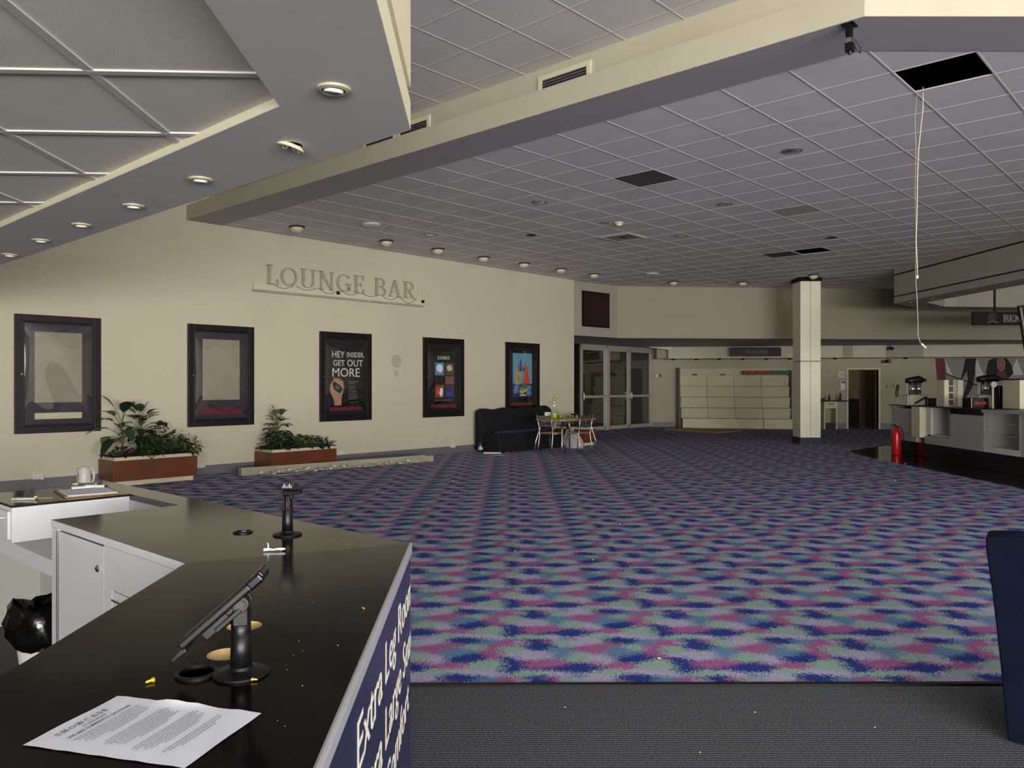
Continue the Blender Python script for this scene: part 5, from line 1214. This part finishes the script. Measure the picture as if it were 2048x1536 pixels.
mb = MB(TR((X0+.78, D+.12, .965))); mb.prism([(-.07, -.03), (.05, -.03), (.05, .03), (-.07, .03)], 0, .02); mb.add([(-.05, -.03, .02), (.04, -.03, .02), (.04, .03, .02), (-.05, .03, .02), (.0, -.02, .24), (.035, -.02, .24), (.035, .02, .24), (.0, .02, .24)], [(0,1,2,3), (7,6,5,4), (0,4,5,1), (1,5,6,2), (2,6,7,3), (3,7,4,0)])
tag(mb.build('card_stand', m_grille), 'dark pointed card stand on the right of the narrow desk', 'stand')
tag(MB().box(X0+.05, X0+.25, D+.05, D+.2, .965, 1.03).build('brown_box', m_woodd, bevel=.01), 'low brown box on the narrow desk next to the pillar', 'box')
tag(MB().box(X0+.28, X0+.56, D+.05, D+.28, 0, .2).build('floor_box', m_grille, bevel=.01), 'dark box on the floor under the narrow desk', 'box')
# things in the storeroom
tag(MB().box(11.33, 12.0, rw(12)+.6, rw(12)+.9, .02, 1.0).build('dark_cabinet', m_void), 'black cabinet standing just inside the open storeroom doorway', 'cabinet')
# mural on the back wall, printed sheet
ml = thing('mural', 'large printed mural of a dark haired woman behind the concession counter', 'mural', (15.6, rw(15.6)-.05, 0))
def mur(px, py, off): x = (px-1024)/F*25.9; D = rw(x)-off; x = (px-1024)/F*D; D = rw(x)-off; return Vector((x, D, min(2.365, H+(767-py)/F*D)))
def mpoly(pts, m, name, k): 
    mb = MB(); P = [mur(a, b, .03+.004*k) for a, b in pts]; n = len(P); mb.add(P+[p+Vector((0, .003, 0)) for p in P], [tuple(range(n)), tuple(range(n, 2*n))[::-1]]+[(i, n+i, n+(i+1) % n, (i+1) % n) for i in range(n)]); return mb.build(name, m, ml)
m_ms = mat('mural_silver', '8f8a86', .6, var=.15, vscale=2); m_ml = mat('mural_light', 'c9cbc6', .6); m_mh = mat('mural_hair', '1d1416', .7); m_mf = mat('mural_skin', '8a6c62', .7); m_mr = mat('mural_red', '651a24', .6)
mpoly([(1884, 712), (2075, 712), (2075, 830), (1884, 830)], m_ms, 'sheet', 0)
mpoly([(1869, 712), (1888, 712), (1891, 830), (1880, 830)], m_mr, 'red_border', 1)
mpoly([(1887, 713), (1895, 732), (1904, 750), (1892, 745)], m_ml, 'fold', 2); mpoly([(1952, 715), (1962, 740), (1972, 757), (1950, 757), (1949, 730)], m_ml, 'fold', 2); mpoly([(2032, 713), (2046, 748), (2020, 748)], m_ml, 'fold', 2)
mpoly([(1929, 712), (1950, 712), (1948, 745), (1944, 770), (1928, 800), (1920, 815), (1924, 790), (1934, 760), (1932, 740), (1918, 765), (1925, 735)], m_mh, 'dark_tree', 3)
mpoly([(1975, 720), (1985, 712), (2012, 712), (2022, 728), (2026, 745), (2012, 757), (1998, 740), (1982, 755), (1970, 745)], m_mh, 'hair', 3)
mpoly([(1992, 716), (1998, 712), (2006, 714), (2010, 724), (2008, 738), (2000, 742), (1993, 734)], m_mf, 'face', 4)
mpoly([(1994, 740), (2010, 740), (2016, 760), (1990, 760)], m_mr, 'shoulder', 4)
for x in (1996.5, 2004): mpoly([(x-1.6, 722), (x+1.6, 722), (x+1.2, 723.6), (x-1.2, 723.6)], m_mh, 'eye', 5)
mpoly([(1998, 733), (2004, 733), (2001, 735)], m_mr, 'mouth', 5)
mb = MB(); mb.tube([mur(1890, 745, .12), mur(1915, 755, .12), mur(1940, 763, .12), mur(1955, 770, .12)], .015, 6); tag(mb.build('dark_rail', m_grille), 'thin dark rail sloping across the mural', 'rail')

# ================================================================== CONCESSION COUNTER
XC = 8.42; DE = 17.72; CZ = 1.06
cc = thing('concession_counter', 'long grey concession counter with black plinth and tops, running along the right side', 'counter', (9.0, 13.5, 0))
MB().box(XC+.03, XC+.75, 9.0, DE-.05, 0, .30).build('plinth', m_blackg, cc)
cd = lambda px: XC*F/(px-1024)
d1, d2, d3, d4, d5 = cd(1832.5), cd(1849), cd(1901), cd(1967), cd(2042)
MB().box(XC, XC+.7, d1, DE, .30, .97).build('front_panel', m_conc, cc)
MB().box(XC, XC+.06, d1, DE, .97, .985).build('shelf_lip', m_cream, cc)
MB().box(XC, XC+.7, DE-.10, DE, .97, 1.04).build('end_post', m_conc, cc); MB().box(XC+.3, XC+.7, d1, DE-.1, .97, 1.04).build('dark_shelf_back', m_void, cc)
MB().box(XC-.10, XC+.3, d2, d1, .42, 1.04).build('cream_panel', m_cream, cc)
# open cabinet niche
mb = MB(); mb.box(XC, XC+.7, d3, d2, .30, .46); mb.box(XC+.5, XC+.7, d3, d2, .46, 1.04); mb.box(XC+.01, XC+.5, d3-.0, d3+.05, .46, 1.04); mb.build('niche_surround', m_conc, cc)
mb = MB(); mb.box(XC+.02, XC+.5, d2-.05, d2-.02, .47, 1.02); mb.box(XC+.44, XC+.5, d3+.06, d2-.05, .47, 1.02); mb.box(XC+.02, XC+.44, d3+.06, d2-.05, .47, .49); mb.box(XC+.02, XC+.05, d2-.22, d2-.10, .47, 1.02); mb.build('niche_lining', m_whitep, cc)
MB().box(XC+.40, XC+.44, d3+.35, d2-.35, .80, .90).build('niche_slot', m_void, cc)
MB().box(XC, XC+.7, d4, d3, .30, .94).build('front_panel', m_conc, cc); MB().box(XC-.01, XC+.7, d4, d3, .941, 1.04).build('black_fascia', m_blackg, cc)
# glazed display
mb = MB(); mb.box(XC, XC+.7, d5, d4, .30, .40); mb.box(XC+.55, XC+.7, d5, d4, .40, 1.0); mb.box(XC, XC+.55, d4-.06, d4, .40, 1.0); mb.box(XC, XC+.55, d5, d5+.04, .40, 1.0); mb.build('display_case', m_whitep, cc)
MB().box(XC+.0, XC+.008, d5+.04, d4-.06, .40, 1.0).build('display_glass', m_glass, cc)
for z in (.80, .60): MB().box(XC+.12, XC+.5, d5+.05, d4-.5, z, z+.015).build('display_shelf', m_whitep, cc)
MB().box(XC, XC+.7, 9.0, d5, .30, 1.04).build('front_panel', m_conc, cc)
MB().box(XC-.05, XC+.8, d4, DE+.04, 1.04, CZ).build('worktop', m_black, cc, bevel=.004); MB().box(XC-.05, XC+.8, 9.0, d4-.01, 1.005, CZ-.01).build('worktop', m_tbar if False else m_conc, cc, bevel=.004)
def onc(px, D): return Vector(((px-1024)/F*D, D, CZ))
# machines
def slush(name, label, q, w_=.40, bh=.22):
    t = thing(name, label, 'drinks machine', q); M = TR(q)
    MB(M).box(-w_/2, w_/2, -.25, .25, 0, bh).build('base', m_panel, t, bevel=.01); MB(M).box(-w_/2-.02, -w_/2, -.22, .22, 0, bh-.02).build('side_cover', m_cream, t)
    for x in (-w_*.16, w_*.17):
        MB(M).cyl((x, -.1, bh), (x, -.1, bh+.25), .055, 20).build('chrome_cylinder', m_chrome, t, smooth=True)
    MB(M).box(-w_*.35, w_*.4, .0, .02, bh, bh+.25).build('back_plate', m_panel, t)
    mb = MB(M); mb.tube([(-w_*.48, -.08, bh+.30), (-w_*.2, -.08, bh+.31), (w_*.2, -.08, bh+.33), (w_*.42, -.08, bh+.31)], [.05, .07, .08, .06], 12); mb.build('hood', m_black, t, smooth=True)
    MB(M).box(w_*.4, w_*.58, -.12, -.04, bh+.28, bh+.34).build('spout', m_black, t, bevel=.008); return t
slush('drinks_machine', 'drinks machine with twin chrome cylinders and black hood at the far end of the counter', onc(1826, 17.25))
q = onc(1852, 17.0); t = thing('card_reader', 'black payment screen and stand beside the far drinks machine', 'payment terminal', q); M = TR(q)
MB(M).box(-.02, .02, -.02, .02, 0, .18).build('pole', m_black, t); MB(M @ Matrix.Rotation(-.5, 4, 'Y')).box(-.20, .06, -.05, .05, .14, .17).build('screen', m_black, t); MB(M).box(.05, .20, -.06, .1, 0, .15).build('body', m_black, t, bevel=.01)
q = onc(1816, 17.45); mb = MB(TR(q)); mb.lathe([(.17, .0), (.14, .03), (.07, .055), (0, .06)], 18); tag(mb.build('folded_bag', m_bag, smooth=True), 'black bag heaped on the far end of the counter top', 'bag')
q = onc(1902, 16.1); t = thing('cup_rack', 'cream upright cup rack with open compartments on the concession counter', 'rack', q); M = TR(q)
MB(M).box(-.19, -.10, -.1, .2, 0, .53).build('side_panel', m_cream, t); MB(M).box(.08, .19, -.1, .2, 0, .53).build('side_panel', m_cream, t); MB(M).box(-.10, .08, .12, .2, 0, .53).build('back_panel', m_cream, t); MB(M).box(.01, .08, -.06, .12, 0, .53).build('shaded_panel', m_panel, t)
for z in (.0, .13, .27, .40): MB(M).box(-.10, .01, -.08, .12, z, z+.02).build('shelf', m_cream, t)
q = onc(1951, 14.9); t = thing('cola_dispenser', 'black box with a red script drinks logo on the concession counter', 'drinks dispenser', q); M = TR(q)
MB(M).box(-.165, .165, -.15, .15, 0, .195).build('box', m_blackg, t, bevel=.006)
text_mb('Coca-Cola', .080, M @ Matrix.Translation((-.115, -.153, .075)) @ Matrix.Rotation(PI/2, 4, 'X') @ Matrix(((1, .35, 0, 0), (0, 1, 0, 0), (0, 0, 1, 0), (0, 0, 0, 1))), .0015, xs=.62, bold=.001).build('logo', mat('logo_red', 'e0303c', .5), t)
slush('drinks_machine', 'nearer drinks machine with tall chrome cylinders behind the red logo box', onc(1972, 15.6), .46, .24)
q = onc(1988, 14.6); t = thing('round_dial', 'round pale faced dial on a stand beside the nearer drinks machine', 'dial', q); M = TR(q)
MB(M).cyl((0, 0, .44), (0, .03, .44), .055, 24).build('face', m_panel, t); MB(M).box(-.015, .015, .03, .05, 0, .44).build('stand', m_panel, t)
q = onc(2003, 15.0); tag(MB(TR(q)).box(-.07, .07, -.05, .1, 0, .42).build('black_dispenser', m_blackg, bevel=.01), 'tall glossy black dispenser between the dial and the beige cabinet', 'dispenser')
q = onc(2062, 14.4); t = thing('beige_cabinet', 'large plain beige cabinet on the counter at the right edge', 'cabinet', q); MB(TR(q)).box(-.33, .5, -.2, .3, 0, .52).build('body', m_wall2, t, bevel=.006); MB(TR(q)).box(-.34, .51, -.21, .31, .52, .545).build('lid', m_black, t)
# fire extinguisher
q = fl(1792.5, 907.5); t = thing('fire_extinguisher', 'red fire extinguisher standing on the black tiles at the end of the concession counter', 'fire extinguisher', q); M = TR(q)
MB(M).lathe([(0, 0), (.092, 0), (.096, .01), (.096, .44), (.088, .50), (.06, .54), (.03, .56), (.03, .58), (0, .58)], 28).build('cylinder', m_red, t, smooth=True)
MB(M).box(-.03, .03, -.02, .02, .58, .61).build('valve', m_black, t); MB(M).tube([(.0, 0, .61), (-.05, -.01, .65), (-.11, -.01, .62)], .012, 6).build('handle', m_black, t, smooth=True)
MB(M).tube([(.03, 0, .60), (.10, 0, .58), (.15, .0, .45), (.16, .0, .30), (.155, 0, .18)], .011, 6).build('hose', m_black, t, smooth=True)
# hanging BEN & JERRY'S style sign, clipped by the frame
D = 18.0; x0 = (1947-1024)/F*D; x1 = x0+3.0; z0, z1 = H+(767-648)/F*D, H+(767-621.5)/F*D
sg = thing('hanging_sign', 'black hanging sign reading BEN on a black rod over the concession counter', 'sign', (x0+1.5, D, z0))
MB().box(x0, x1, D, D+.08, z0, z1).build('board', m_black, sg)
for x in (x0+.50, x1-.5): MB().cyl((x, D+.04, z1), (x, D+.04, ZC-.001), .025, 10).build('rod', m_black, sg)
mb, _ = serif_mb("BEN", .17, Matrix.Translation(((2005-1024)/F*D, D-.003, H+(767-642.5)/F*D)) @ Matrix.Rotation(PI/2, 4, 'X'), .002, 1.0, .05)
for q_ in (.012, .024): mb2, _ = serif_mb("BEN", .17, Matrix.Translation(((2005-1024)/F*D+q_, D-.0035-q_*.02, H+(767-642.5)/F*D)) @ Matrix.Rotation(PI/2, 4, 'X'), .002, 1.0, .05); mb.M = Matrix.Identity(4); mb.add(mb2.v, mb2.f)
mb.build('lettering', m_greyt, sg)
MB(Matrix.Translation(((1984-1024)/F*D, D-.004, H+(767-632)/F*D))).cyl((0, 0, 0), (0, .004, 0), .10, 20).build('emblem', m_woodd, sg)
MB().tube([((1974-1024)/F*D, D-.006, H+(767-643)/F*D), ((1985-1024)/F*D, D-.006, H+(767-640.5)/F*D), ((1996-1024)/F*D, D-.006, H+(767-643)/F*D)], .012, 6).build('emblem_ribbon', m_greyt, sg)
# menu screen at the right edge
D = 13.0; q = dp(2046, 660, D); t = thing('menu_screen', 'edge of a tilted black menu screen hanging at the right border of the view', 'screen', q)
M = Matrix.Translation(q) @ Matrix.Rotation(math.radians(-9), 4, 'Y'); MB(M).box(-.02, .9, -.03, .03, -.32, .42).build('body', m_black, t, bevel=.005); MB(M).box(.0, .012, -.035, -.03, -.3, .38).build('edge_trim', m_steel, t)
MB().cyl((q.x+.4, D, q.z+.40), (q.x+.4, D, ZC-.001), .02, 8).build('rod', m_black, t)
for k, (x, y) in enumerate(((2003, 568), (1953, 578), (1909, 587), (1867, 595), (1829, 602), (1824, 608), (1846, 612), (1882, 614))):
    q = fl(x, y, 3.39); t = thing('canopy_spot', 'small recessed spotlight under the concession canopy edge', 'downlight', q, 0, 'small spotlights under the concession canopy')
    MB(TR(q)).lathe([(.07, 0), (.075, -.012), (.095, -.010), (.10, 0)], 16).build('ring', m_chrome, t); MB(TR(q)).lathe([(.068, -.006), (.03, -.010), (0, -.012)], 14).build('lamp', m_bulb, t)

# ================================================================== BLUE BOOTH AT RIGHT
q = Vector((2.085, 3.36, 0)); bt = thing('booth_seat', 'dark blue velvet booth seen from behind at the right edge of the view', 'booth', q, RU-PI/2); M = TR(q, RU-PI/2)   # x along -V, y along U
n = 16; vs = []; prof = [(0, 0), (0.0, .30), (-.02, .6), (-.055, .82), (-.04, .865), (.01, .885), (.07, .88), (.11, .85), (.12, .6), (.12, 0)]
for i in range(n+1):
    x = 1.5*i/n
    for (y, z) in prof:
        lean = -.075*(z/.88) if i == 0 else (-.06*(z/.88) if i == 1 else 0)
        vs.append((x+(lean if i < 2 else 0), y, z-(.012 if i == 0 and z > .8 else 0)))
m_ = len(prof)
mb = MB(M); mb.add(vs, [(i*m_+k, (i+1)*m_+k, (i+1)*m_+(k+1) % m_, i*m_+(k+1) % m_) for i in range(n) for k in range(m_)]+[tuple(range(m_)), tuple(n*m_+k for k in range(m_))[::-1]]); mb.build('backrest', m_booth, bt, bevel=.008)
MB(M).box(.03, 1.5, .125, .70, .02, .43).build('seat', m_booth, bt, bevel=.04, seg=3)
